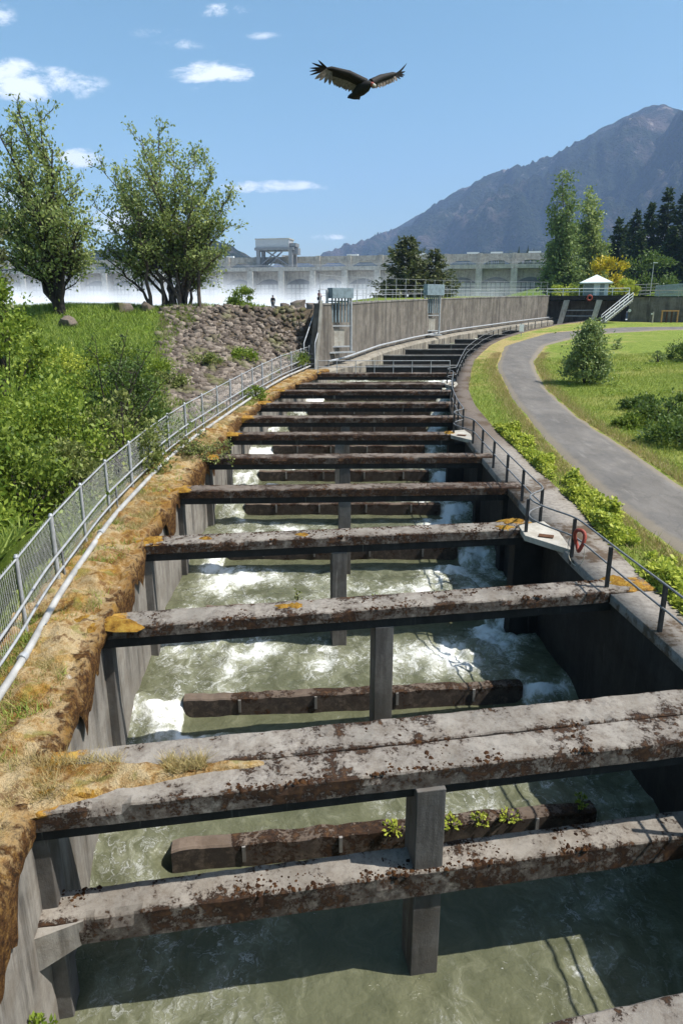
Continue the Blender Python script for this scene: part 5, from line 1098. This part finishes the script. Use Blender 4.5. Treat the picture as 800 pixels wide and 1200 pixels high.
# hut
hp = aty(697, 353, 132); hx0, hy0 = hp[0], 132.5; t = thing('white_hut', (hx0, hy0, 9.9), 'small pale hut with a white pyramid roof beside the footbridge', 'hut')
mb = MB(); mb.box((hx0, hy0, 11.1), (4.3, 3.6, 2.3), (1, -.35, 0)); mb.build('wall', M['mint'], t)
mb = MB(); ax = np.array([1, -.35, 0]) / math.hypot(1, .35); ay = np.array([.35, 1, 0]) / math.hypot(1, .35); c = np.array([hx0, hy0, 12.25]); q = [c + ax * sx * 2.85 + ay * sy * 2.5 for sx, sy in ((-1, -1), (1, -1), (1, 1), (-1, 1))]
mb.add(q + [p - np.array([0, 0, .15]) for p in q] + [c + np.array([0, 0, 1.45])], [(0, 1, 8), (1, 2, 8), (2, 3, 8), (3, 0, 8), (7, 6, 5, 4), (4, 5, 1, 0), (5, 6, 2, 1), (6, 7, 3, 2), (7, 4, 0, 3)]); mb.build('roof', M['roof_white'], t)
mb = MB(); mb.box(c + ax * -1.2 - ay * 1.83 + np.array([0, 0, -1.2]), (1.7, .06, 2.0), ax); mb.build('panel', M['mint_dark'], t)
mb = MB(); mb.box(c + ax * 1.1 - ay * 1.83 + np.array([0, 0, -1.2]), (.75, .08, 1.9), ax); mb.build('door', M['mint_dark'], t)
rc = aty(690, 349, 128.3); t = thing('life_ring', rc, 'small red life ring on the footbridge railing before the hut', 'life ring'); mb = MB(); mb.tube([rc + np.array([.42 * math.cos(a), -.15, .42 * math.sin(a)]) for a in np.linspace(0, 2 * math.pi, 24, endpoint=False)], .15, 8, closed=True); mb.build('ring', M['red'], t)
# fences on the upland
fp = [aty(728, 341, 150), aty(770, 341, 150)]; fp = [np.array([p[0], p[1], float(terr_z(p[0], p[1]))]) for p in fp]
railing('grey_fence', 'grey mesh fence and gate before the dark firs', 'fence', fp, 2.6, 4, .05, 2.2, M['galv_dark'], M['galv_dark'], .06)
fp = [aty(768, 338, 148), aty(800, 330, 140), aty(850, 325, 132)]; fp = [np.array([p[0], p[1], float(terr_z(p[0], p[1]))]) for p in fp]
q = resample(np.array(fp), .45); t = thing('slatted_fence', q[0], 'pale grey slatted fence climbing the grassy slope at the right edge', 'fence'); mb = MB()
for p in q: mb.box(p + np.array([0, 0, 1.2]), (.24, .05, 2.4), (1, -.4, 0))
mb.build('slat_panel', mat_plain('pale_slats', (.36, .40, .43), .6, .1, .15, 2), t); mb = MB(); mb.tube([p + np.array([0, .08, 2.2]) for p in q], .05, 5); mb.build('rail', M['galv'], t)
# service road on upland
tag(fast_mesh('service_path', [(*aty(735, 352, 126)[:2], 9.80), (*aty(768, 352, 124)[:2], 9.80), (*aty(757, 340, 150)[:2], 9.98), (*aty(742, 340, 152)[:2], 9.98)], [(0, 1, 2, 3)], M['asphalt'], attrs={'edge': np.zeros(4)}), kind='structure')
lp = aty(761, 345, 152); lp[2] = 9.8; t = thing('lamp_post', lp, 'thin grey lamp post standing before the dark firs', 'lamp post'); mb = MB(); mb.tube([lp, lp + np.array([0, 0, 7.2])], [.10, .06], 6); mb.build('pole', M['galv'], t); mb = MB(); mb.box(lp + np.array([.35, 0, 7.2]), (.9, .25, .14)); mb.build('lamp_head', M['white'], t)
# wooden sawhorse and white stakes
sp = at(774, 377); sp = np.array([sp[0], np.interp(sp[0], W2[:, 0], W2[:, 1]) - 2.2, 0]); sp[2] = zt(sp[1]) + .02; t = thing('wooden_trestle', sp, 'orange wooden trestle standing before the low dark wall', 'trestle')
mb = MB(); mb.box(sp + np.array([0, 0, 1.95]), (3.0, .25, .22)); mb.build('crossbar', M['wood'], t)
for s_ in (-1.35, -.4, .45, 1.35): mb = MB(); mb.box(sp + np.array([s_, .25 if s_ in (-.4, .45) else 0, .95]), (.2, .2, 1.9)); mb.build('leg', M['wood'] if s_ in (-1.35, 1.35) else M['rust'], t)
sp2 = sp + np.array([-2.9, -.1, 0]); t = thing('marker_stake', sp2, 'pale upright stake left of the wooden trestle', 'stake'); mb = MB(); mb.box(sp2 + np.array([0, 0, .9]), (.22, .18, 1.8)); mb.build('stake', M['light_c'], t); mb = MB(); mb.box(sp2 + np.array([-.15, 0, 1.45]), (.45, .1, .25)); mb.build('plate', M['white'], t)
sg = at(515, 0) if False else at(609, 395); sg = np.array([rx(sg[1] + 2) + .5, sg[1] + 2, 0]); sg = at(610, 394); t = thing('white_sign', sg, 'small blank white sign on a post beside the far curved railing', 'sign'); mb = MB(); mb.tube([sg, sg + np.array([0, 0, .8])], .04, 5); mb.build('post', M['galv'], t); mb = MB(); mb.box(sg + np.array([0, -.05, 1.05]), (.6, .05, .9)); mb.build('board', M['white'], t)

# ------------------------------------------------------------------ dam
def damp(X): return np.array([X, 400 - .21 * X])
dd = np.array([1, -.21]); dd /= np.linalg.norm(dd); nn = np.array([dd[1], -dd[0]]); nn = np.array([-.21, -1]) / math.hypot(1, .21)   # towards the camera
t = thing('spillway_dam', (*damp(0), 2), 'long pale concrete spillway dam with arched bays behind the white spray', 'dam')
pit = 18.0; X0 = -15.0; K = range(-13, 8)
def P_(s_, o, z): p = damp(X0) + dd * s_ + nn * o; return (p[0], p[1], z * .925)
sL, sR = -13 * pit, 7 * pit + 2
def dbox(mb, s0, s1, o0, o1, z0, z1, mi=0): mb.hexa([P_(s0, o1, z0), P_(s1, o1, z0), P_(s1, o0, z0), P_(s0, o0, z0)], [P_(s0, o1, z1), P_(s1, o1, z1), P_(s1, o0, z1), P_(s0, o0, z1)], mi)
mb = MB(); dbox(mb, sL, sR + 9, -12, 4.5, 31.2, 33.4); mb.build('road_deck', M['dam_c'], t)
mb = MB(); dbox(mb, sL, sR, -13, -9, 36.6, 40.2); mb.build('upper_deck', M['dam_c'], t)
for k_ in K:
    mb = MB(); s_ = k_ * pit; dbox(mb, s_ - 1.6, s_ + 1.6, -11.5, 5.5, 2, 31.1); mb.build('pier', M['dam_c'], t)
    mb = MB(); dbox(mb, s_ - 1.1, s_ + 1.1, -9.2, -7.6, 33.4, 40.4); mb.build('pilaster', M['dam_c'], t)
    mb = MB()                                    # shallow arch between pilasters of the upper storey
    a0, a1 = s_ + 1.1, s_ + pit - 1.1; nA = 12; lo = [36.6 - 2.9 * ((2 * j / nA - 1) ** 2) + .2 for j in range(nA + 1)]
    for j in range(nA):
        u0, u1 = a0 + (a1 - a0) * j / nA, a0 + (a1 - a0) * (j + 1) / nA
        mb.hexa([P_(u0, -8.2, lo[j]), P_(u1, -8.2, lo[j + 1]), P_(u1, -9.1, lo[j + 1]), P_(u0, -9.1, lo[j])], [P_(u0, -8.2, 37.6), P_(u1, -8.2, 37.6), P_(u1, -9.1, 37.6), P_(u0, -9.1, 37.6)])
    if k_ != 7: mb.build('arch', M['dam_c'], t)
    if k_ == 7: continue
    mb = MB(); dbox(mb, s_ + 1.6, s_ + pit - 1.6, -3, -1.5, 12, 24); mb.build('gate', M['dam_gate'], t)
    mb = MB(); dbox(mb, s_ + 1.6, s_ + pit - 1.6, -3.2, -2.6, 24, 31.1); mb.build('recess_wall', M['dam_c'], t)
    mb = MB()
    for j in range(1, 6): dbox(mb, s_ + 1.6 + j * 2.4, s_ + 2.0 + j * 2.4, -1.5, -1.1, 12, 24)
    for zz in (15, 18, 21, 23.6): dbox(mb, s_ + 1.6, s_ + pit - 1.6, -1.5, -1.2, zz, zz + .4)
    mb.build('gate_rib', M['dam_dark'], t)
    mb = MB(); nA = 10; lo = [24.2 + 2.6 * (1 - (2 * j / nA - 1) ** 2) for j in range(nA + 1)]
    for j in range(nA):
        u0, u1 = s_ + 2 + (pit - 4) * j / nA, s_ + 2 + (pit - 4) * (j + 1) / nA
        mb.hexa([P_(u0, -2.2, 23.8), P_(u1, -2.2, 23.8), P_(u1, -2.55, 23.8), P_(u0, -2.55, 23.8)], [P_(u0, -2.2, lo[j]), P_(u1, -2.2, lo[j + 1]), P_(u1, -2.55, lo[j + 1]), P_(u0, -2.55, lo[j])])
    mb.build('arch_shade_plate', M['dam_dark'], t)  # solid dark plate painting the shade inside an arch; nothing is cut
    mb = MB(); nA = 8
    pr = [(-1.2, 12.5), (2, 11.5), (6, 8), (11, 4), (18, 3.0)]
    for (o0, z0), (o1, z1) in zip(pr[:-1], pr[1:]): mb.add([P_(s_ + 1.6, o0, z0), P_(s_ + pit - 1.6, o0, z0), P_(s_ + pit - 1.6, o1, z1), P_(s_ + 1.6, o1, z1)], [(3, 2, 1, 0)])
    mb.build('falling_water', M['river'], t)
mb = MB()
for hh in (1.1, .6): mb.tube([P_(sL, 4.2, 33.4 + hh), P_(sR, 4.2, 33.4 + hh)], .09, 4)
mb.build('deck_railing', M['galv'], t)
for i, s_ in enumerate((-3.2 * pit, -1.2 * pit, .9 * pit, 3.0 * pit, 4.6 * pit, 5.3 * pit, 6.4 * pit)):
    mb = MB(); dbox(mb, s_, s_ + 6.5, -12, -10, 40.2, 41.2); mb.build('roof_hatch', M['white'], t)
# gantry crane
sc_ = lambda px: ((px - 400) / F * 1.043 * 410 - X0)
g0 = -22.5; t = thing('gantry_crane', P_(g0, 0, 33.4), 'grey gantry crane with boxy top standing on the dam deck', 'crane')
for s_ in (g0 - 10.2, g0 + 8.5):
    for o in (-7, 2): mb = MB(); dbox(mb, s_, s_ + 2.0, o - .8, o + .8, 33.4, 43.2); mb.build('leg', M['galv_dark'], t)
mb = MB()
for o in (-7, 2): mb.tube([P_(g0 - 9, o, 34), P_(g0 + 2, o, 43)], .45, 5); mb.tube([P_(g0 - 5, o, 43), P_(g0 + 9, o, 34)], .45, 5) if o == 2 else None
mb.tube([P_(g0 - 3, 2, 34), P_(g0 + 5, 2, 42.8)], .4, 5); mb.build('bracing', M['galv_dark'], t)
mb = MB(); dbox(mb, g0 - 11, g0 + 11.5, -9, 3.5, 43.2, 44.6); mb.build('girder', M['galv_dark'], t)
mb = MB(); dbox(mb, g0 - 10.6, g0 + 8.6, -7.5, 2.6, 44.6, 49.2); mb.build('machine_house', M['galv'], t)
mb = MB(); dbox(mb, g0 - 10.9, g0 + 9, -7.8, 2.9, 49.2, 49.8); mb.build('house_roof', M['dam_c'], t)
mb = MB(); dbox(mb, g0 + 9.2, g0 + 13.5, -4, 1, 40.8, 44.4); dbox(mb, g0 + 8.8, g0 + 12.5, -5, 2, 45, 47); mb.build('cab', M['galv_dark'], t)
# powerhouse end at the right of the dam
t = thing('powerhouse', P_(sR + 9, 0, 2), 'low dark blue grey building at the right end of the dam behind the poplar', 'building')
mb = MB(); dbox(mb, sR + 1.8, sR + 75, -14, 3, 8, 31); mb.build('wall', M['dam_blue'], t); mb = MB(); dbox(mb, sR + 9.2, sR + 76, -15, 4.2, 31.3, 33.0); mb.build('roof', M['dam_c'], t)
for zz in (15.5, 23): mb = MB(); dbox(mb, sR + 2, sR + 75, 3, 3.4, zz, zz + 1.3); mb.build('ledge', M['dam_c'], t)
# stair tower diagonal in front
mb = MB(); mb.box(P_(sR - 3, 7, 20), (14, 2.0, 1.2), np.array(P_(1, 0, 10)) - np.array(P_(0, 0, 8.7)) ); mb.build('stair_flight', M['light_c'], t)

# ------------------------------------------------------------------ people on the crest
def person(loc, label, top, leg, face, seed):
    x, y, z = loc; t = thing('person', loc, label, 'person')
    J = {'pel': (0, 0, .95), 'wai': (0, 0, 1.12), 'che': (0, .01, 1.35), 'neck': (0, 0, 1.50), 'head': (0, -.02, 1.62), 'crown': (0, -.01, 1.74),
         'shl': (-.19, 0, 1.43), 'ell': (-.27, -.05, 1.17), 'wrl': (-.16, -.22, 1.10), 'hal': (-.10, -.28, 1.13), 'shr': (.19, 0, 1.43), 'elr': (.29, -.03, 1.17), 'wrr': (.26, -.14, .95), 'har': (.25, -.18, .87),
         'hil': (-.10, 0, .92), 'knl': (-.12, -.03, .50), 'anl': (-.12, .03, .09), 'tol': (-.13, -.14, .04), 'hir': (.10, 0, .92), 'knr': (.12, -.02, .50), 'anr': (.13, .04, .09), 'tor': (.15, -.13, .04)}
    rad = dict(pel=.15, wai=.135, che=.155, neck=.055, head=.095, crown=.075, shl=.075, ell=.05, wrl=.035, hal=.042, shr=.075, elr=.05, wrr=.035, har=.042, hil=.10, knl=.065, anl=.045, tol=.04, hir=.10, knr=.065, anr=.045, tor=.04)
    E_ = [('pel', 'wai'), ('wai', 'che'), ('che', 'neck'), ('neck', 'head'), ('head', 'crown'), ('che', 'shl'), ('shl', 'ell'), ('ell', 'wrl'), ('wrl', 'hal'), ('che', 'shr'), ('shr', 'elr'), ('elr', 'wrr'), ('wrr', 'har'), ('pel', 'hil'), ('hil', 'knl'), ('knl', 'anl'), ('anl', 'tol'), ('pel', 'hir'), ('hir', 'knr'), ('knr', 'anr'), ('anr', 'tor')]
    ks = list(J); c, s_ = math.cos(face), math.sin(face); rot = lambda p: (x + p[0] * c - p[1] * s_, y + p[0] * s_ + p[1] * c, z + p[2])
    def skin(name, keys, mat, grow):
        kk = [k for k in ks if k in keys]; me = bpy.data.meshes.new(name); me.from_pydata([rot(J[k]) for k in kk], [(kk.index(a), kk.index(b)) for a, b in E_ if a in kk and b in kk], []); o = link(name, me, mat, t)
        o.modifiers.new('Skin', 'SKIN'); 
        for i, k in enumerate(kk): v = me.skin_vertices[0].data[i]; v.radius = (rad[k] + grow,) * 2; v.use_root = (i == 0)
        sb = o.modifiers.new('Subsurf', 'SUBSURF'); sb.levels = 1; sb.render_levels = 1; return o
    skin('body', ks, M['skin'], 0); skin('jacket', ['wai', 'che', 'shl', 'ell', 'wrl', 'shr', 'elr', 'wrr'], top, .02); skin('trousers', ['pel', 'hil', 'knl', 'anl', 'hir', 'knr', 'anr'], leg, .018)
    mb = MB(); mb.tube([rot((0, .01, 1.63)), rot((0, .0, 1.72)), rot((0, 0, 1.765))], [.105, .095, .03], 8); mb.build('hair', M['cloth_dark'], t)
p = aty(320, 360.5, 80); person((p[0], p[1], bz(p[0], p[1])), 'person in dark clothes standing on the rocky crest facing the dam spray', M['cloth_dark'], M['cloth_grey'], 2.6, 1)
p = aty(374, 361, 74); person((p[0], p[1], bz(p[0], p[1])), 'person in a red top and dark trousers at the top of the steep stair', M['cloth_red'], M['cloth_dark'], 2.0, 2)

# ------------------------------------------------------------------ soaring vulture
BD = 12.8; o0 = P3(427, 101, BD); MPX = BD / F * 1.03
def bw(px, py, dep=0.0): v = aty(px, py, BD + dep); return v
t = thing('vulture', o0, 'dark soaring vulture with spread fingered wings high in the blue sky', 'bird')
body = [bw(412, 113.5, .10), bw(417, 109.5, .07), bw(423, 104.5, .02), bw(429, 100.5, -.03), bw(433.5, 98.5, -.06), bw(436, 99, -.08)]
mb = MB(); mb.tube(body, [.03, .07, .10, .092, .052, .024], 14); mb.build('body', M['feather_black'], t)
mb = MB(); mb.tube([bw(434, 98.4, -.06), bw(436.2, 98.7, -.09), bw(437.8, 99.6, -.11)], [.03, .033, .02], 10); hd = mb.build('head', M['head_red'], t); mb = MB(); mb.tube([bw(437.6, 99.4, -.11), bw(439.4, 100.2, -.13), bw(439.6, 101.6, -.13)], [.022, .016, .004], 8); mb.build('beak', M['beak'], hd)
def feather(mb, a, b_, w, nrm, mi=0, tipw=.55, th=.004, curve=None):
    a, b_ = np.array(a), np.array(b_); d = b_ - a; L = np.linalg.norm(d); d /= L; s_ = np.cross(d, nrm); s_ /= np.linalg.norm(s_); nrm = np.cross(s_, d); vs = []; N_ = 7
    for i in range(N_):
        f_ = i / (N_ - 1); ww = w * (.7 + .3 * f_ if f_ < .5 else .85 - (.85 - tipw * .5) * ((f_ - .5) * 2) ** 2); ww = w * .12 if i == N_ - 1 else ww; p = a + d * L * f_ + (np.array(curve) * f_ * f_ if curve is not None else 0)
        vs += [p - s_ * ww / 2 - nrm * th / 2, p + s_ * ww / 2 - nrm * th / 2, p + s_ * ww / 2 + nrm * th / 2, p - s_ * ww / 2 + nrm * th / 2]
    fs = [(0, 3, 2, 1), tuple(range(4 * N_ - 4, 4 * N_))] + [(4 * i + k, 4 * i + (k + 1) % 4, 4 * i + 4 + (k + 1) % 4, 4 * i + 4 + k) for i in range(N_ - 1) for k in range(4)]; mb.add(vs, fs, mi)
mb = MB(); tl = np.cross(body[0] - body[3], np.array([0, 1, .2]))
for j in range(7):
    f_ = j / 6 - .5; feather(mb, bw(417.5 + f_ * 4, 109.5 + f_ * 1.5, .07 + .02 * j * .1), bw(414 + f_ * 14, 116.5 + f_ * 2.0 - abs(f_) * 1.5, .14 + .004 * j), .075, np.array([.1, -1, .3]), tipw=.9)
mb.build('tail', M['feather_black'], t)
def wing(shoulder, elbow, wrist, hand, trail_pts, prim_tips, label, cov):
    """arm bones, dark coverts along the leading edge, grey secondaries hanging from them, splayed primaries"""
    w = None; mb = MB(); mb.tube([shoulder, elbow, wrist, hand], [.06, .05, .035, .015], 10); w = mb.build('wing', M['feather_black'], t)
    lead = resample(np.array([shoulder, elbow, wrist]), .028); tr = resample(np.array(trail_pts), .05); tr = np.stack([np.interp(np.linspace(0, 1, len(lead)), np.linspace(0, 1, len(tr)), tr[:, k]) for k in range(3)], 1)
    nrm = np.cross(np.array(elbow) - shoulder, np.array(trail_pts[0]) - shoulder); nrm /= np.linalg.norm(nrm); r_ = random.Random(3); mb = MB()
    for i in range(0, len(lead)): feather(mb, lead[i], tr[i] + (tr[i] - lead[i]) * r_.uniform(-.10, .06) + nrm * .004 * (i % 3), .066, nrm, tipw=.8)
    mb.build('secondary_feathers', M['feather_grey'], w); mb = MB()
    for i in range(0, len(lead)):
        for sgn in (-1, 1): feather(mb, lead[i] + nrm * .012 * sgn, lead[i] + (tr[i] - lead[i]) * cov + nrm * .012 * sgn, .075, nrm, tipw=.9)
    mb.build('covert_feathers', M['feather_black'], w)
    for i, (tip, cv) in enumerate(prim_tips):
        f_ = i / max(1, len(prim_tips) - 1); a = np.array(hand) * (1 - f_) + np.array(wrist) * f_; mb = MB(); feather(mb, a, tip, .042 if i < 5 else .072, nrm, tipw=.30 if i < 5 else .8, curve=cv); mb.build('primary_feather', M['feather_black'] if i < 5 else M['feather_grey'], w)
wing(bw(429, 97, -.02), bw(409, 86.5, -.10), bw(388, 80.5, -.20), bw(383, 80, -.23), [bw(416, 109.0, .10), bw(410, 107.5, .05), bw(401, 103.5, .0), bw(392, 100.0, -.06)],
     [(bw(373, 72.2, -.34), (0, 0, .02)), (bw(365.5, 75.4, -.36), (0, 0, .02)), (bw(363, 79.8, -.37), None), (bw(362.6, 83.6, -.36), None), (bw(363.0, 88, -.35), None), (bw(369, 92.6, -.30), None), (bw(374, 94.5, -.26), None), (bw(380, 97.5, -.2), None), (bw(386, 99.5, -.14), None)], 'left', .42)
wing(bw(434.5, 97, -.02), bw(446, 91.0, .16), bw(460, 87, .34), bw(464, 86.2, .38), [bw(437, 104.0, .05), bw(445, 103, .14), bw(452, 100.5, .24), bw(459, 97, .32)],
     [(bw(474, 83, .5), (.03, 0, .11)), (bw(474.5, 85.3, .5), (0, 0, .02)), (bw(474, 88, .48), None), (bw(472.5, 90.2, .46), None), (bw(469, 92.6, .42), None), (bw(465, 95, .38), None), (bw(461, 97, .34), None)], 'right', .4)

# ------------------------------------------------------------------ mist over the spillway
def mist():
    nt = NT('spray_mist'); v = nt.n('ShaderNodeVolumePrincipled'); v.inputs['Color'].default_value = (.97, .98, 1, 1); v.inputs['Anisotropy'].default_value = .0
    p = nt.pos(); z = nt.sep(p, 2); fall = nt.math('POWER', nt.step(32, 5, z), 2.4); fall = nt.math('MULTIPLY', fall, nt.math('ADD', .22, nt.step(75, -25, nt.sep(p, 0)))); n = nt.noise(.03, 6, nt.scale(p, (1, .5, .9)), rough=.62)
    d = nt.math('MULTIPLY', nt.math('MULTIPLY', fall, nt.step(.36, .70, n)), .10); nt.put(v.inputs['Density'], d)
    nt.nt.links.new(v.outputs[0], nt.out.inputs['Volume']); return nt.mat
mm = mist()
a, b_ = P_(sL, 1, 0), P_(sR - 6, 1, 0); mb = MB()
q4 = [P_(sL + 2, 75, 0)[:2], P_(sR - 30, 75, 0)[:2], P_(sR - 4, 7, 0)[:2], P_(sL + 2, 7, 0)[:2]]
mb.prism(q4, 2.6, 31); o = mb.build('mist', mm); tag(o, 'white spray drifting up from the spillway', kind='stuff')
try: mm.cycles.volume_step_rate = 1.0; mm.cycles.homogeneous_volume = False
except Exception: pass
# ------------------------------------------------------------------ air
hz_ = NT('air'); v = hz_.n('ShaderNodeVolumePrincipled'); v.inputs['Color'].default_value = (.44, .62, 1, 1); v.inputs['Density'].default_value = .000105; v.inputs['Anisotropy'].default_value = 0.0
hz_.nt.links.new(v.outputs[0], hz_.out.inputs['Volume'])
mb = MB(); mb.box((950, 3880, 695), (6900, 7960, 1410)); tag(mb.build('haze', hz_.mat), 'thin blue air haze', kind='stuff')

settle()
# ------------------------------------------------------------------ light, sky, camera
ELEV, AZ = R(55), R(8)          # sun to the right (+x), a touch to the camera side
sun_dir = Vector((math.cos(ELEV) * math.cos(AZ), -math.cos(ELEV) * math.sin(AZ), math.sin(ELEV)))
sd = bpy.data.lights.new('sun', 'SUN'); sd.energy = 5.0; sd.angle = R(.5); sd.color = (1, .965, .90)
so = bpy.data.objects.new('sun', sd); COL.objects.link(so); so.rotation_euler = sun_dir.to_track_quat('Z', 'Y').to_euler(); so.location = (200, 0, 300)
w = bpy.data.worlds.new('World'); scene.world = w; w.use_nodes = True; nt = w.node_tree; nt.nodes.clear()
class WN(NT):
    def __init__(s): s.nt = nt; s.out = nt.nodes.new('ShaderNodeOutputWorld')
W = WN(); sky = W.n('ShaderNodeTexSky'); sky.sky_type = 'NISHITA'; sky.sun_disc = False; sky.sun_elevation = ELEV; sky.sun_rotation = math.atan2(sun_dir.x, sun_dir.y)
sky.altitude = 100; sky.air_density = 1.0; sky.dust_density = 1.6; sky.ozone_density = 1.6
tc = W.n('ShaderNodeTexCoord').outputs['Generated']; x, y, z = [W.sep(tc, i) for i in range(3)]
yy = W.math('MAXIMUM', y, .05); u = W.math('DIVIDE', x, yy); v_ = W.math('DIVIDE', z, yy)
cv = W.n('ShaderNodeCombineXYZ'); W.put(cv.inputs[0], u); W.put(cv.inputs[1], W.math('MULTIPLY', v_, 2.0)); uv = cv.outputs[0]
msk = None
for (px, py, rxp, ryp, st) in [(45, 99, 88, 24, 1.0), (8, 88, 50, 24, .9), (250, 86, 62, 18, .9), (240, 103, 30, 8, .55), (265, 13, 40, 11, .6), (96, 186, 34, 14, 1.0), (318, 219, 75, 10, .95), (185, 38, 40, 9, .32), (215, 52, 45, 9, .32), (305, 42, 30, 6, .3), (0, 20, 25, 20, .5), (385, 278, 25, 5, .55), (140, 255, 60, 24, .7), (20, 240, 60, 40, .4), (180, 205, 40, 10, .5), (560, 60, 0, 0, 0)]:
    if rxp == 0: continue
    r0 = ray(px, py); r1 = ray(px, py - ryp); r2 = ray(px + rxp, py); cu, cw = r0[0] / r0[1], r0[2] / r0[1]; au = r2[0] / r2[1] - cu; aw = r1[2] / r1[1] - cw
    du = W.math('DIVIDE', W.math('SUBTRACT', u, cu), au); dw = W.math('DIVIDE', W.math('SUBTRACT', v_, cw), aw)
    e = W.math('SUBTRACT', 1.0, W.math('ADD', W.math('MULTIPLY', du, du), W.math('MULTIPLY', dw, dw))); e = W.math('MULTIPLY', W.math('MAXIMUM', e, 0.0), st); msk = e if msk is None else W.math('MAXIMUM', msk, e)
nz = W.noise(15, 10, uv, rough=.66, dist=.35)
cd = W.math('MULTIPLY', W.step(.06, .66, W.math('ADD', W.math('MULTIPLY', msk, .62), W.math('MULTIPLY', W.math('SUBTRACT', nz, .5), 2.6))), W.step(0.0, .45, msk))
hs = W.n('ShaderNodeHueSaturation'); hs.inputs['Saturation'].default_value = 1.16; hs.inputs['Hue'].default_value = .478; W.put(hs.inputs['Color'], sky.outputs[0]); skc = hs.outputs[0]; col = W.mix(W.math('MULTIPLY', cd, .92), skc, (8.6, 8.8, 9.1))
bg = W.n('ShaderNodeBackground'); W.put(bg.inputs[0], col); bg.inputs[1].default_value = .114; nt.links.new(bg.outputs[0], W.out.inputs[0])
cam = bpy.data.cameras.new('camera'); cam.sensor_fit = 'VERTICAL'; cam.sensor_height = 36; cam.lens = 24; cam.clip_end = 20000; cam.clip_start = .1
co = bpy.data.objects.new('camera', cam); COL.objects.link(co); co.location = (0, 0, H); co.rotation_euler = (math.pi / 2 - PITCH, 0, 0); scene.camera = co
scene.view_settings.view_transform = 'Standard'; scene.view_settings.look = 'None'; scene.view_settings.gamma = 1; scene.view_settings.exposure = .5
scene.cycles.use_denoising = True
try: scene.cycles.denoiser = 'OPENIMAGEDENOISE'
except Exception: pass
scene.cycles.max_bounces = 6; scene.cycles.diffuse_bounces = 3; scene.cycles.glossy_bounces = 3; scene.cycles.transparent_max_bounces = 12; scene.cycles.volume_bounces = 3; scene.cycles.volume_max_steps = 96
scene.cycles.use_adaptive_sampling = True; scene.cycles.adaptive_threshold = .02
